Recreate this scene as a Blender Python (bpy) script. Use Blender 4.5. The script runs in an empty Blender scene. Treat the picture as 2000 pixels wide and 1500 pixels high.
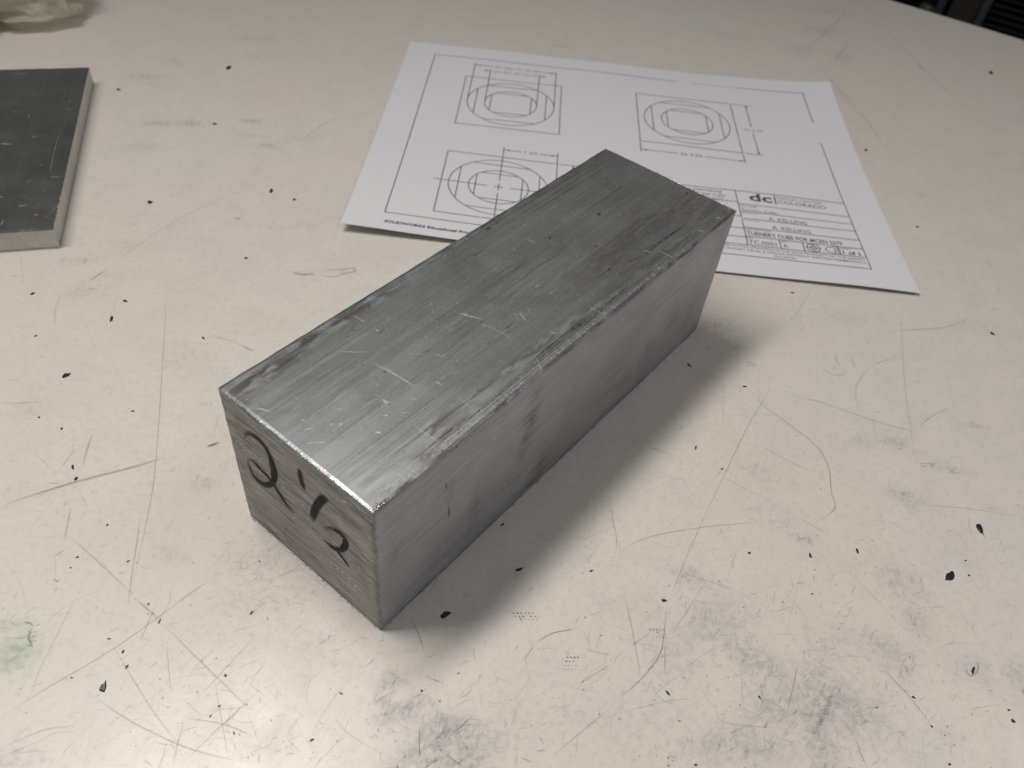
import bpy, bmesh, math, random
import numpy as np
from mathutils import Vector, Matrix, noise as mnoise

random.seed(7)
rng = np.random.default_rng(11)
scene = bpy.context.scene
COL = scene.collection

# ------------------------------------------------------------------ camera
FPX, HC, PITCH, ROLL = 1568.557, 0.231475, 0.8005024, 0.1258114
cp, sp, cr, sr = math.cos(PITCH), math.sin(PITCH), math.cos(ROLL), math.sin(ROLL)
FWD = Vector((0, cp, -sp))
R0, U0 = Vector((1, 0, 0)), Vector((0, sp, cp))
RGT = cr * R0 + sr * U0
UPV = -sr * R0 + cr * U0
cd = bpy.data.cameras.new('camera')
cam = bpy.data.objects.new('camera', cd)
COL.objects.link(cam)
M = Matrix.Identity(4)
for i in range(3):
    M[i][0], M[i][1], M[i][2] = RGT[i], UPV[i], -FWD[i]
M[2][3] = HC
cam.matrix_world = M
cd.sensor_width = 36.0
cd.lens = 36.0 * FPX / 2000.0
cd.clip_start, cd.clip_end = 0.01, 50
cd.dof.use_dof = True
cd.dof.focus_distance = 0.265
cd.dof.aperture_fstop = 17.0
scene.camera = cam

# ------------------------------------------------------------------ room light
world = bpy.data.worlds.new('World')
scene.world = world
world.use_nodes = True
bg = world.node_tree.nodes['Background']
# dim indoor surroundings: darker walls, lighter ceiling
_nt = world.node_tree
_tc = _nt.nodes.new('ShaderNodeTexCoord')
_sp = _nt.nodes.new('ShaderNodeSeparateXYZ')
_mr = _nt.nodes.new('ShaderNodeMapRange')
_mr.interpolation_type = 'SMOOTHSTEP'
_mr.inputs['From Min'].default_value = 0.0
_mr.inputs['From Max'].default_value = 0.8
_mr.inputs['To Min'].default_value = 0.065
_mr.inputs['To Max'].default_value = 0.150
_nt.links.new(_tc.outputs['Generated'], _sp.inputs[0])
_nt.links.new(_sp.outputs[2], _mr.inputs[0])
_nt.links.new(_mr.outputs[0], bg.inputs[1])
bg.inputs[0].default_value = (1.0, 0.99, 0.98, 1)
YAW = 0.9731708
AX = Vector((math.cos(YAW), math.sin(YAW), 0))
SX = Vector((math.sin(YAW), -math.cos(YAW), 0))


def area_lamp(name, loc, aim, sx, sy, power, colour, along=None):
    ld = bpy.data.lights.new(name, 'AREA')
    ld.shape = 'RECTANGLE'
    ld.size, ld.size_y, ld.energy, ld.color = sx, sy, power, colour
    o = bpy.data.objects.new(name, ld)
    COL.objects.link(o)
    z = (Vector(loc) - Vector(aim)).normalized()
    x = (along - z * along.dot(z)).normalized()
    y = z.cross(x)
    m = Matrix.Identity(4)
    for i in range(3):
        m[i][0], m[i][1], m[i][2], m[i][3] = x[i], y[i], z[i], loc[i]
    o.matrix_world = m
    return o


LH = 1.15
LC = Vector((-0.01, 0.17, 0.0)) + LH * (-0.40 * SX - 0.30 * AX) + Vector((0, 0, LH))
lamp = area_lamp('ceiling_lamp', LC, (0.10, -1.25, 0), 0.98, 0.15, 15.8, (1.0, 0.955, 0.905), AX)
lamp.data.spread = math.radians(160)
area_lamp('ceiling_lamp', (0.92, 0.22, 1.4), (0.0, -0.2, 0), 1.0, 0.30, 3.0, (0.93, 0.97, 1.0), AX)

scene.view_settings.view_transform = 'Standard'
scene.view_settings.look = 'None'
scene.view_settings.exposure = 0.0
scene.view_settings.gamma = 1.0
scene.cycles.transparent_max_bounces = 32
scene.cycles.max_bounces = 8


# ------------------------------------------------------------------ helpers
def ray(px, py):
    return FWD + RGT * ((px - 1000) / FPX) - UPV * ((py - 750) / FPX)


def at(px, py, z=0.0):
    d = ray(px, py)
    t = (z - HC) / d.z
    return Vector((0, 0, HC)) + d * t


def hit(px, py, p0, n):
    d = ray(px, py)
    o = Vector((0, 0, HC))
    t = (Vector(p0) - o).dot(n) / d.dot(n)
    return o + d * t


def tag(o, label=None, cat=None, group=None, kind=None):
    if label: o['label'] = label
    if cat: o['category'] = cat
    if group: o['group'] = group
    if kind: o['kind'] = kind
    return o


def empty(name, loc=(0, 0, 0), rz=0.0):
    o = bpy.data.objects.new(name, None)
    o.empty_display_size = 0.02
    o.location = loc
    o.rotation_euler = (0, 0, rz)
    COL.objects.link(o)
    return o


class MB:
    """collects shapes for one mesh; each vertex carries colour + opacity"""

    def __init__(s):
        s.v, s.f, s.c = [], [], []

    def add(s, vs, fs, col=(1, 1, 1, 1)):
        b = len(s.v)
        s.v += [tuple(x) for x in vs]
        s.f += [tuple(i + b for i in f) for f in fs]
        if isinstance(col, list):
            s.c += col
        else:
            s.c += [col] * len(vs)

    def box(s, lo, hi, col=(1, 1, 1, 1), tf=None):
        x0, y0, z0 = lo
        x1, y1, z1 = hi
        vs = [Vector(q) for q in ((x0, y0, z0), (x1, y0, z0), (x1, y1, z0), (x0, y1, z0),
                                  (x0, y0, z1), (x1, y0, z1), (x1, y1, z1), (x0, y1, z1))]
        if tf: vs = [tf(q) for q in vs]
        s.add(vs, [(0, 3, 2, 1), (4, 5, 6, 7), (0, 1, 5, 4), (1, 2, 6, 5), (2, 3, 7, 6), (3, 0, 4, 7)], col)

    def build(s, name, mat=None, parent=None, smooth=False, attr=True, bevel=0):
        me = bpy.data.meshes.new(name)
        me.from_pydata(s.v, [], s.f)
        if attr:
            a = me.color_attributes.new('ink', 'FLOAT_COLOR', 'POINT')
            a.data.foreach_set('color', np.array(s.c, dtype=np.float32).ravel())
        if mat: me.materials.append(mat)
        if smooth: me.polygons.foreach_set('use_smooth', [True] * len(me.polygons))
        me.update()
        o = bpy.data.objects.new(name, me)
        COL.objects.link(o)
        if parent: o.parent = parent
        if bevel:
            m = o.modifiers.new('bevel', 'BEVEL')
            m.width = bevel
            m.segments = 2
            m.limit_method = 'ANGLE'
        return o


def smooth_path(pts, n):
    """Catmull-Rom through 2-D points, n samples per span"""
    if len(pts) == 2:
        return [pts[0] + (pts[1] - pts[0]) * (i / n) for i in range(n + 1)]
    P = [2 * pts[0] - pts[1]] + list(pts) + [2 * pts[-1] - pts[-2]]
    out = []
    for k in range(1, len(P) - 2):
        a, b, c, d = P[k - 1], P[k], P[k + 1], P[k + 2]
        for i in range(n):
            t = i / n
            out.append(0.5 * ((2 * b) + (c - a) * t + (2 * a - 5 * b + 4 * c - d) * t * t + (3 * b - a - 3 * c + d) * t ** 3))
    out.append(P[-2])
    return out


def ribbon(mb, pts, w, col, alpha, place, n=5, taper=True, wob=0.0, soft=True, brk=0.25, flat=None):
    """a thin mark along 2-D points on a surface; place(x, y) gives the 3-D point"""
    q = smooth_path([np.array(p, float) for p in pts], n)
    N = len(q)
    rows = []
    cols = []
    for i, p in enumerate(q):
        a = q[max(i - 1, 0)]
        b = q[min(i + 1, N - 1)]
        d = b - a
        L = np.hypot(*d) or 1.0
        nn = np.array([-d[1], d[0]]) / L
        t = i / (N - 1)
        k = min(1.0, 4 * t + .12, 4 * (1 - t) + .12) if taper else 1.0
        hw = 0.5 * w * (0.45 + 0.55 * k)
        al = alpha * (k if taper else 1) * (1 - brk * random.random())
        p = p + nn * wob * random.uniform(-1, 1)
        if flat:                       # plateau profile (marker ink)
            offs, aa = (-1, -flat, flat, 1), (0, al, al, 0)
        elif soft:
            offs, aa = (-1, 0, 1), (0, al, 0)
        else:
            offs, aa = (-1, 1), (al, al)
        rows.append([place(*(p + nn * hw * o)) for o in offs])
        cols.append([(col[0], col[1], col[2], x) for x in aa])
    m = len(rows[0])
    vs = [v for r in rows for v in r]
    cs = [c for r in cols for c in r]
    fs = [(i * m + j, i * m + j + 1, (i + 1) * m + j + 1, (i + 1) * m + j) for i in range(N - 1) for j in range(m - 1)]
    mb.add(vs, fs, cs)


def blob(mb, x, y, rx, ry, ang, col, alpha, place, n=9, jag=0.25, rim=0.0):
    c, s = math.cos(ang), math.sin(ang)
    ring = []
    for i in range(n):
        a = 2 * math.pi * i / n
        r = 1 + jag * random.uniform(-1, 1)
        u, v = rx * r * math.cos(a), ry * r * math.sin(a)
        ring.append((x + u * c - v * s, y + u * s + v * c))
    vs = [place(x, y)] + [place(*p) for p in ring]
    fs = [(0, 1 + i, 1 + (i + 1) % n) for i in range(n)]
    mb.add(vs, fs, [(*col, alpha)] + [(*col, rim if rim >= 0 else alpha)] * n)


# ------------------------------------------------------------------ materials
def mat_new(name):
    m = bpy.data.materials.new(name)
    m.use_nodes = True
    nt = m.node_tree
    nt.nodes.clear()
    out = nt.nodes.new('ShaderNodeOutputMaterial')
    return m, nt, out


def nd(nt, t, **kw):
    n = nt.nodes.new(t)
    for k, v in kw.items(): setattr(n, k, v)
    return n


def noise(nt, vec, scale, detail=4, rough=0.55, dist=0.0, vscale=None):
    if vscale:
        mp = nd(nt, 'ShaderNodeMapping')
        mp.inputs['Scale'].default_value = vscale
        nt.links.new(vec, mp.inputs['Vector'])
        vec = mp.outputs[0]
    n = nd(nt, 'ShaderNodeTexNoise')
    nt.links.new(vec, n.inputs['Vector'])
    n.inputs['Scale'].default_value = scale
    n.inputs['Detail'].default_value = detail
    n.inputs['Roughness'].default_value = rough
    n.inputs['Distortion'].default_value = dist
    return n.outputs['Fac']


def rampv(nt, v, a, b, x=0.0, y=1.0):
    m = nd(nt, 'ShaderNodeMapRange')
    m.inputs['From Min'].default_value = a
    m.inputs['From Max'].default_value = b
    m.inputs['To Min'].default_value = x
    m.inputs['To Max'].default_value = y
    nt.links.new(v, m.inputs['Value'])
    return m.outputs[0]


def mth(nt, op, a, b=None):
    m = nd(nt, 'ShaderNodeMath', operation=op)
    for i, v in enumerate((a, b)):
        if v is None: continue
        if isinstance(v, (int, float)): m.inputs[i].default_value = v
        else: nt.links.new(v, m.inputs[i])
    return m.outputs[0]


def mixc(nt, fac, a, b):
    m = nd(nt, 'ShaderNodeMix', data_type='RGBA')
    for key, v in (('Factor', fac), ('A', a), ('B', b)):
        idx = {'Factor': 0, 'A': 6, 'B': 7}[key]
        if isinstance(v, (int, float)): m.inputs[idx].default_value = v
        elif isinstance(v, tuple): m.inputs[idx].default_value = (*v, 1) if len(v) == 3 else v
        else: nt.links.new(v, m.inputs[idx])
    return m.outputs[2]


def bump(nt, h, dist, strength=1.0, normal=None):
    b = nd(nt, 'ShaderNodeBump')
    b.inputs['Distance'].default_value = dist
    b.inputs['Strength'].default_value = strength
    nt.links.new(h, b.inputs['Height'])
    if normal: nt.links.new(normal, b.inputs['Normal'])
    return b.outputs[0]


def principled(nt, out, **kw):
    p = nd(nt, 'ShaderNodeBsdfPrincipled')
    for k, v in kw.items():
        k = k.replace('_', ' ')
        if isinstance(v, (int, float)): p.inputs[k].default_value = v
        elif isinstance(v, tuple): p.inputs[k].default_value = (*v, 1) if len(v) == 3 else v
        else: nt.links.new(v, p.inputs[k])
    nt.links.new(p.outputs[0], out.inputs[0])
    return p


def mark_material(name, rough=0.5, metallic=0.0, spec=0.3, noise_scale=0, lo=0.35, hi=0.6):
    """ink / dirt / scratch sheet: colour and opacity ride on the geometry"""
    m, nt, out = mat_new(name)
    at_ = nd(nt, 'ShaderNodeAttribute', attribute_name='ink')
    p = principled(nt, out, Base_Color=at_.outputs['Color'], Roughness=rough, Metallic=metallic, Specular_IOR_Level=spec)
    tr = nd(nt, 'ShaderNodeBsdfTransparent')
    mx = nd(nt, 'ShaderNodeMixShader')
    a = at_.outputs['Alpha']
    if noise_scale:
        tc = nd(nt, 'ShaderNodeNewGeometry')
        n = noise(nt, tc.outputs['Position'], noise_scale, 4, 0.6)
        a = mth(nt, 'MULTIPLY', a, rampv(nt, n, lo, hi))
    nt.links.new(a, mx.inputs[0])
    nt.links.new(tr.outputs[0], mx.inputs[1])
    nt.links.new(p.outputs[0], mx.inputs[2])
    nt.links.new(mx.outputs[0], out.inputs[0])
    return m


# worktop laminate
def make_laminate():
    m, nt, out = mat_new('worn_white_laminate')
    geo = nd(nt, 'ShaderNodeNewGeometry')
    pos = geo.outputs['Position']
    at_ = nd(nt, 'ShaderNodeAttribute', attribute_name='dirt')
    sepc = nd(nt, 'ShaderNodeSeparateColor')
    nt.links.new(at_.outputs['Color'], sepc.inputs[0])
    n1 = noise(nt, pos, 9, 4, 0.55, 0.6)
    n2 = noise(nt, pos, 60, 5, 0.6, 0.8)
    n3 = noise(nt, pos, 420, 4, 0.65)
    n4 = noise(nt, pos, 1500, 2, 0.6)
    base = mixc(nt, rampv(nt, n1, 0.35, 0.68), (0.690, 0.636, 0.575), (0.680, 0.640, 0.590))
    base = mixc(nt, mth(nt, 'MULTIPLY', rampv(nt, n2, 0.42, 0.8), 0.40), base, (0.53, 0.50, 0.455))
    base = mixc(nt, mth(nt, 'MULTIPLY', rampv(nt, n3, 0.50, 0.74), 0.40), base, (0.47, 0.45, 0.42))
    base = mixc(nt, mth(nt, 'MULTIPLY', rampv(nt, n4, 0.64, 0.74), 0.35), base, (0.30, 0.29, 0.28))
    # fine hairline wear, two directions
    for ang, th in ((0.95, 0.655), (0.35, 0.665), (2.2, 0.675)):
        rt = nd(nt, 'ShaderNodeVectorRotate', rotation_type='Z_AXIS')
        rt.inputs['Angle'].default_value = -ang
        nt.links.new(pos, rt.inputs['Vector'])
        h = noise(nt, rt.outputs[0], 1.0, 3, 0.6, 0.35, (160, 2600, 900))
        base = mixc(nt, mth(nt, 'MULTIPLY', rampv(nt, h, th, th + 0.06), mth(nt, 'MULTIPLY', rampv(nt, n1, 0.40, 0.62), 0.45)), base, (0.30, 0.29, 0.27))
    # grey rubbed-in dirt, broken by fine texture
    brk = mth(nt, 'MULTIPLY', rampv(nt, n3, 0.36, 0.62), rampv(nt, n2, 0.30, 0.60, 0.35, 1.0))
    fine = mth(nt, 'ADD', mth(nt, 'MULTIPLY', brk, 0.75), 0.25)
    base = mixc(nt, mth(nt, 'MULTIPLY', sepc.outputs[0], fine), base, (0.205, 0.205, 0.235))
    base = mixc(nt, mth(nt, 'MULTIPLY', sepc.outputs[1], fine), base, (0.27, 0.36, 0.26))
    base = mixc(nt, mth(nt, 'MULTIPLY', sepc.outputs[2], fine), base, (0.36, 0.32, 0.27))
    rgh = rampv(nt, n2, 0.3, 0.7, 0.27, 0.38)
    hb = mth(nt, 'ADD', mth(nt, 'MULTIPLY', n3, 0.6), mth(nt, 'MULTIPLY', n4, 0.4))
    nrm = bump(nt, hb, 0.00006, 0.5)
    principled(nt, out, Base_Color=base, Roughness=rgh, Specular_IOR_Level=0.45, Normal=nrm)
    return m


def make_metal(name, base, dark, rough, kind, metallic=0.92, bstr=1.0, grain=1.0):
    """aluminium; local X runs along the bar"""
    m, nt, out = mat_new(name)
    tc = nd(nt, 'ShaderNodeTexCoord')
    ob = tc.outputs['Object']
    if kind == 'mill':
        st = noise(nt, ob, 1.0, 5, 0.66, 0, (22, 2100, 2100))
        st2 = noise(nt, ob, 1.0, 4, 0.6, 0, (9, 520, 520))
        bl = noise(nt, ob, 38, 5, 0.62, 0.9)
        tarn = noise(nt, ob, 1.0, 4, 0.62, 0.4, (90, 330, 330))
        a1 = 0.40
    elif kind == 'sawn':
        st = noise(nt, ob, 1.0, 4, 0.66, 0, (300, 90, 1500))
        st2 = noise(nt, ob, 1.0, 3, 0.6, 0, (100, 22, 420))
        bl = noise(nt, ob, 45, 4, 0.6, 0.4)
        tarn = noise(nt, ob, 1.0, 5, 0.7, 0.2, (60, 60, 190))
        a1 = 0.35
    else:
        st = noise(nt, ob, 1.0, 4, 0.6, 0, (9, 600, 600))
        st2 = noise(nt, ob, 90, 4, 0.65, 0.4)
        bl = noise(nt, ob, 35, 4, 0.6, 0.6)
        tarn = noise(nt, ob, 60, 4, 0.6, 0.4)
        a1 = 0.2
    at_ = nd(nt, 'ShaderNodeAttribute', attribute_name='dirt')
    sepc = nd(nt, 'ShaderNodeSeparateColor')
    nt.links.new(at_.outputs['Color'], sepc.inputs[0])
    col = mixc(nt, rampv(nt, bl, 0.34, 0.66), base, tuple(c * 0.78 for c in base))
    pit = noise(nt, ob, 900, 3, 0.7)
    col = mixc(nt, mth(nt, 'MULTIPLY', rampv(nt, pit, 0.58, 0.72), 0.35), col, dark)
    col = mixc(nt, mth(nt, 'MULTIPLY', rampv(nt, st2, 0.40, 0.72), 0.60 if kind == 'sawn' else 0.26 * grain), col, tuple(c * 0.68 for c in base))
    col = mixc(nt, mth(nt, 'MULTIPLY', rampv(nt, st, 0.46 if kind == 'sawn' else 0.52, 0.66 if kind == 'sawn' else 0.78), 0.85 if kind == 'sawn' else 0.46 * grain), col, dark)
    col = mixc(nt, mth(nt, 'MULTIPLY', rampv(nt, st, 0.46, 0.30), 0.6 if kind == 'sawn' else 0.26), col, tuple(min(1, c * 1.35) for c in base))
    fine = mth(nt, 'ADD', mth(nt, 'MULTIPLY', rampv(nt, tarn, 0.42, 0.56), 0.88), 0.12)
    col = mixc(nt, mth(nt, 'MULTIPLY', sepc.outputs[0], fine), col, dark)
    col = mixc(nt, mth(nt, 'MULTIPLY', sepc.outputs[1], fine), col, (0.20, 0.165, 0.14))
    rg = mth(nt, 'ADD', rampv(nt, st2, 0.3, 0.7, rough - 0.03, rough + 0.05), mth(nt, 'MULTIPLY', sepc.outputs[0], 0.12))
    nrm = bump(nt, st, 0.00012 if kind == 'sawn' else 0.00005, 0.9 if kind == 'sawn' else 0.30 * bstr)
    if kind != 'sawn': nrm = bump(nt, bl, 0.0006, 0.10, nrm)
    vt = nd(nt, 'ShaderNodeVectorTransform', vector_type='VECTOR', convert_from='OBJECT', convert_to='WORLD')
    vt.inputs[0].default_value = (0, 1, 0) if kind == 'sawn' else (1, 0, 0)
    principled(nt, out, Base_Color=col, Metallic=metallic, Roughness=rg, Normal=nrm, Anisotropic=a1, Tangent=vt.outputs[0],
               Specular_IOR_Level=0.4)
    return m


def plain(name, col, rough=0.5, metallic=0.0, var=0.12, scale=60):
    m, nt, out = mat_new(name)
    geo = nd(nt, 'ShaderNodeNewGeometry')
    n = noise(nt, geo.outputs['Position'], scale, 4, 0.6)
    c = mixc(nt, rampv(nt, n, 0.3, 0.7), tuple(x * (1 - var) for x in col), tuple(x * (1 + var) for x in col))
    principled(nt, out, Base_Color=c, Roughness=rough, Metallic=metallic)
    return m


M_LAM = make_laminate()
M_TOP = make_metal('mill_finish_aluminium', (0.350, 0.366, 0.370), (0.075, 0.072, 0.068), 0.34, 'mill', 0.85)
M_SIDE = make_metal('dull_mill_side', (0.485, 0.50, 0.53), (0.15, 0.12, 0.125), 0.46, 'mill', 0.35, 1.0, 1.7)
M_SAW = make_metal('sawn_aluminium', (0.325, 0.325, 0.31), (0.085, 0.083, 0.075), 0.42, 'sawn', 0.65)
M_PLT = make_metal('dark_reflection_aluminium', (0.265, 0.27, 0.27), (0.20, 0.20, 0.20), 0.32, 'plate', 0.92, 1.0, 0.5)  # plate top: reflection of dark surroundings put into a darker base colour
M_PLE = make_metal('cut_aluminium_edge', (0.62, 0.615, 0.60), (0.45, 0.445, 0.43), 0.38, 'plate', 0.7)
M_MARK = mark_material('scratch_dirt', 0.55)
M_SMEAR = mark_material('smeared_dirt', 0.55, noise_scale=600, lo=0.30, hi=0.62)
M_BRIGHT = mark_material('bright_scratch', 0.45, 0.25, noise_scale=900, lo=0.25, hi=0.5)
M_GLINT = plain('saw_glint_ramp', (0.70, 0.69, 0.65), 0.45, 0.5, 0.25, 900)  # pale metal for the ramps that imitate glints on the sawn end
M_DARKSC = mark_material('dark_scratch', 0.55, 0.3, noise_scale=700, lo=0.25, hi=0.55)
M_INK = mark_material('black_marker_ink', 0.55, 0.0, 0.10, noise_scale=1300, lo=0.0, hi=0.22)
M_PRINT = mark_material('printer_toner', 0.6, 0.0, 0.2)
M_CHIP = plain('black_core_chip', (0.012, 0.012, 0.014), 0.35, 0, 0.3, 2000)
M_BURR = plain('bright_burr', (0.86, 0.85, 0.82), 0.28, 1.0, 0.1, 900)

# ------------------------------------------------------------------ floor and worktop
fl = MB()
fl.box((-6, -6, -0.93), (6, 6, -0.90))
M_FLOOR = plain('dark_floor', (0.045, 0.043, 0.042), 0.6, 0, 0.2, 12)
tag(fl.build('floor', M_FLOOR), kind='structure')

E0 = at(1738, 0)
EDIR = (at(2000, 79) - E0).normalized()
NDIR = Vector((EDIR.y, -EDIR.x, 0))           # from the edge into the worktop
TROT = math.atan2(EDIR.y, EDIR.x)


def to_table(p):
    d = p - E0
    return d.dot(EDIR), d.dot(NDIR)


def smudge_list():
    """soft rubbed-in stains: picture place, half sizes in table mm, turn, channel, strength"""
    S = []
    for (x, y, a, b, r, s) in [
        (762, 1330, 3.4, 2.2, .2, .55), (748, 1357, 2.2, 4.5, 0, .55), (804, 1378, 5.5, 2.2, .4, .6),
        (783, 1396, 4.5, 2.4, .2, .45), (879, 1415, 4.5, 3.6, 0, .60), (900, 1430, 8, 4, 0, .45),
        (849, 1441, 4, 4, 0, .35), (885, 1462, 9, 7, .3, .45), (786, 1486, 5, 3, .5, .6), (750, 1405, 3.5, 3, 0, .3),
        (905, 1490, 7, 5, .0, .35), (830, 1478, 6, 5, 0, .25),
        (1352, 1128, 7, 3, -.3, .40), (1392, 1212, 13, 9, .2, .34), (1472, 1292, 9, 4.5, -.4, .42),
        (1512, 1384, 8, 6, 0, .48), (1600, 1328, 8, 7, .5, .33), (1632, 1388, 9, 8, -.4, .50),
        (1608, 1462, 4, 11, .1, .58), (1756, 1136, 6, 10, .5, .26), (1788, 1212, 3, 6, .2, .32),
        (1756, 1296, 6, 5, 0, .36), (1720, 1252, 7, 3, -.3, .26), (1640, 1260, 9, 7, 0, .20), (1400, 1464, 8, 6, 0, .30),
        (1572, 1052, 3, 2, 0, .42), (1992, 1328, 4, 7, 0, .40), (1300, 1300, 9, 9, 0, .17), (1480, 1460, 11, 7, 0, .30),
        (1250, 1440, 12, 8, 0, .16), (1130, 1390, 10, 8, 0, .14), (1000, 1440, 9, 7, 0, .16), (1700, 1420, 9, 8, 0, .20),
        (1750, 865, 5, 3, -.4, .40), (1674, 861, 4, 3, 0, .26), (1860, 917, 5, 2.5, -.2, .36), (1772, 973, 6, 4, -.3, .30),
        (1904, 832, 5, 1.6, 0, .34), (1480, 925, 9, 5, 0, .20), (1520, 1000, 10, 5, 0, .16), (1870, 1100, 10, 9, 0, .10),
        (1900, 1310, 5, 5, 0, .22), (1850, 1440, 4, 5, 0, .22), (500, 1090, 10, 6, .5, .22), (470, 1180, 11, 6, .4, .18),
        (560, 1190, 12, 5, -.7, .20), (400, 945, 3.4, 1.8, .1, .42), (640, 1260, 10, 6, 0, .14), (20, 1490, 8, 5, 0, .40),
        (330, 1085, 6, 3, -.3, .20), (150, 510, 6, 3, .3, .30), (165, 570, 8, 4, .3, .22), (320, 242, 14, 3.5, .2, .24),
        (375, 240, 5, 3, .2, .36), (487, 237, 6, 2.4, 0, .34), (495, 265, 7, 2, 0, .26), (525, 285, 5, 2.2, 0, .28),
        (290, 150, 14, 3, .3, .22), (345, 120, 8, 2, -.5, .24), (300, 165, 9, 2, -.2, .20), (490, 75, 16, 3, .2, .22),
        (500, 110, 8, 3, 0, .18), (285, 285, 6, 3, 0, .24), (240, 290, 9, 4, 0, .14), (600, 270, 10, 3, .5, .16),
        (600, 440, 6, 3, 0, .20), (540, 445, 4, 2, 0, .24), (1610, 60, 13, 9, 0, .24), (1650, 110, 9, 9, 0, .20),
        (1560, 95, 10, 6, 0, .24), (1620, 20, 12, 6, .2, .2), (1005, 50, 7, 3, 0, .2), (1100, 90, 6, 2.5, 0, .24),
        (930, 20, 8, 3, 0, .14), (1430, 70, 14, 6, 0, .16), (1300, 60, 9, 4, 0, .14), (1400, 640, 6, 4, 0, .25),
        (1640, 620, 12, 6, 0, .14), (1260, 700, 7, 5, 0, .14), (90, 110, 10, 4, 0, .10), (60, 800, 7, 5, 0, .14),
        (40, 960, 8, 6, 0, .12), (350, 700, 12, 8, 0, .10), (250, 480, 9, 5, 0, .12), (1900, 640, 12, 6, 0, .14),
        (1180, 1180, 8, 5, 0, .12), (1080, 1300, 9, 6, 0, .12)]:
        S.append((x, y, a, b, r, 0, s))
    for (x, y, a, b, r, s) in [(30, 1262, 6.5, 4.0, .2, .50), (8, 1300, 5.5, 3.6, .4, .50), (40, 1275, 4.0, 3.6, 0, .6), (20, 1285, 6, 4.6, 0, .55), (8, 1220, 4, 1.6, 0, .45), (40, 1218, 4.5, 1.2, 0, .5)]:
        S.append((x, y, a, b, r, 1, s))
    for (x, y, a, b, r, s) in [(659, 530, 7.5, 1.7, .05, .42), (593, 534, 5, .9, 0, .55), (1430, 640, 5, 4, 0, .2), (1300, 20, 9, 3, 0, .2), (1810, 382, 8, 3, 0, .25)]:
        S.append((x, y, a, b, r, 2, s))
    return S


TE0, TE1, TN1 = -1.15, 0.55, 1.02
us, vs_ = [], []
for (x, y) in ((0, 0), (2000, 79), (0, 1500), (2000, 1500), (1738, 0)):
    u, v = to_table(at(x, y)); us.append(u); vs_.append(v)
ux = np.concatenate([[TE0, -0.95], np.arange(min(us) - .02, max(us) + .02, 0.0022), [0.30 if max(us) < .27 else max(us) + .05, TE1]])
ux = np.unique(np.round(np.clip(ux, TE0, TE1), 6))
vx = np.concatenate([np.arange(0, max(vs_) + .02, 0.0022), [0.86, TN1]])
vx = np.unique(np.round(vx, 6))
UU, VV = np.meshgrid(ux, vx, indexing='ij')
nu, nv = UU.shape
me = bpy.data.meshes.new('worktop_surface')
co = np.stack([UU, -VV, np.zeros_like(UU)], -1).reshape(-1, 3)   # local X along the edge, local -Y into the table
me.vertices.add(nu * nv)
me.vertices.foreach_set('co', co.astype(np.float32).ravel())
I, J = np.meshgrid(np.arange(nu - 1), np.arange(nv - 1), indexing='ij')
a_ = (I * nv + J).ravel()
quads = np.stack([a_, a_ + 1, a_ + nv + 1, a_ + nv], -1)[:, ::-1]
nq = len(quads)
quads = np.ascontiguousarray(quads)
me.loops.add(nq * 4)
me.polygons.add(nq)
me.loops.foreach_set('vertex_index', quads.astype(np.int32).ravel())
me.polygons.foreach_set('loop_start', (np.arange(nq) * 4).astype(np.int32))
me.update(calc_edges=True)
me.validate()
dirt = np.zeros((nu * nv, 4), np.float32)
dirt[:, 3] = 1
X, Y = co[:, 0], -co[:, 1]
for (x, y, a, b, r, ch, s) in smudge_list():
    p = at(x, y)
    u0, v0 = to_table(p)
    # turn is given in world axes; express in table axes
    ca, sa = math.cos(r - TROT), math.sin(r - TROT)
    du, dv = X - u0, -(Y - v0)
    e = ((du * ca + dv * sa) / (a * .001)) ** 2 + ((-du * sa + dv * ca) / (b * .001)) ** 2
    g = s * np.exp(-0.9 * e)
    dirt[:, ch] = 1 - (1 - dirt[:, ch]) * (1 - g)
ca_ = me.color_attributes.new('dirt', 'FLOAT_COLOR', 'POINT')
ca_.data.foreach_set('color', dirt.ravel())
me.materials.append(M_LAM)
table = empty('workbench', (E0.x, E0.y, 0), TROT)
tag(table, 'large scratched off-white laminate workbench top under the metal block', 'workbench')
top = bpy.data.objects.new('worktop', me)
COL.objects.link(top)
top.parent = table
# underside board, edge band and legs
M_EDGE = plain('black_edge_band', (0.02, 0.02, 0.02), 0.5)
M_STEEL = plain('grey_painted_steel', (0.18, 0.19, 0.20), 0.45)
b_ = MB(); b_.box((TE0, -TN1, -0.030), (TE1, 0, -0.0004)); b_.build('board', plain('board_core', (0.30, 0.26, 0.2), .7), table, attr=False)
b_ = MB(); b_.box((TE0, 0.0001, -0.030), (TE1, 0.0016, -0.0002)); b_.build('edge_band', M_EDGE, table, attr=False)
for lx in (TE0 + .06, TE1 - .06):
    for ly in (-.06, -TN1 + .06):
        b_ = MB(); b_.box((lx - .025, ly - .025, -0.90), (lx + .025, ly + .025, -0.0305)); b_.build('leg', M_STEEL, table, attr=False)

TINV = Matrix.Rotation(-TROT, 4, 'Z') @ Matrix.Translation((-E0.x, -E0.y, 0))


def place_table(x, y):
    """world x, y in millimetres -> a point a hair above the worktop, in the workbench's own axes"""
    return TINV @ Vector((x * .001, y * .001, CURZ[0]))


CURZ = [0.00004]


def nextz(lo=0.00003, hi=0.00014):
    CURZ[0] = random.uniform(lo, hi)


def W(px, py):
    p = at(px, py)
    return (p.x * 1000, p.y * 1000)


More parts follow.
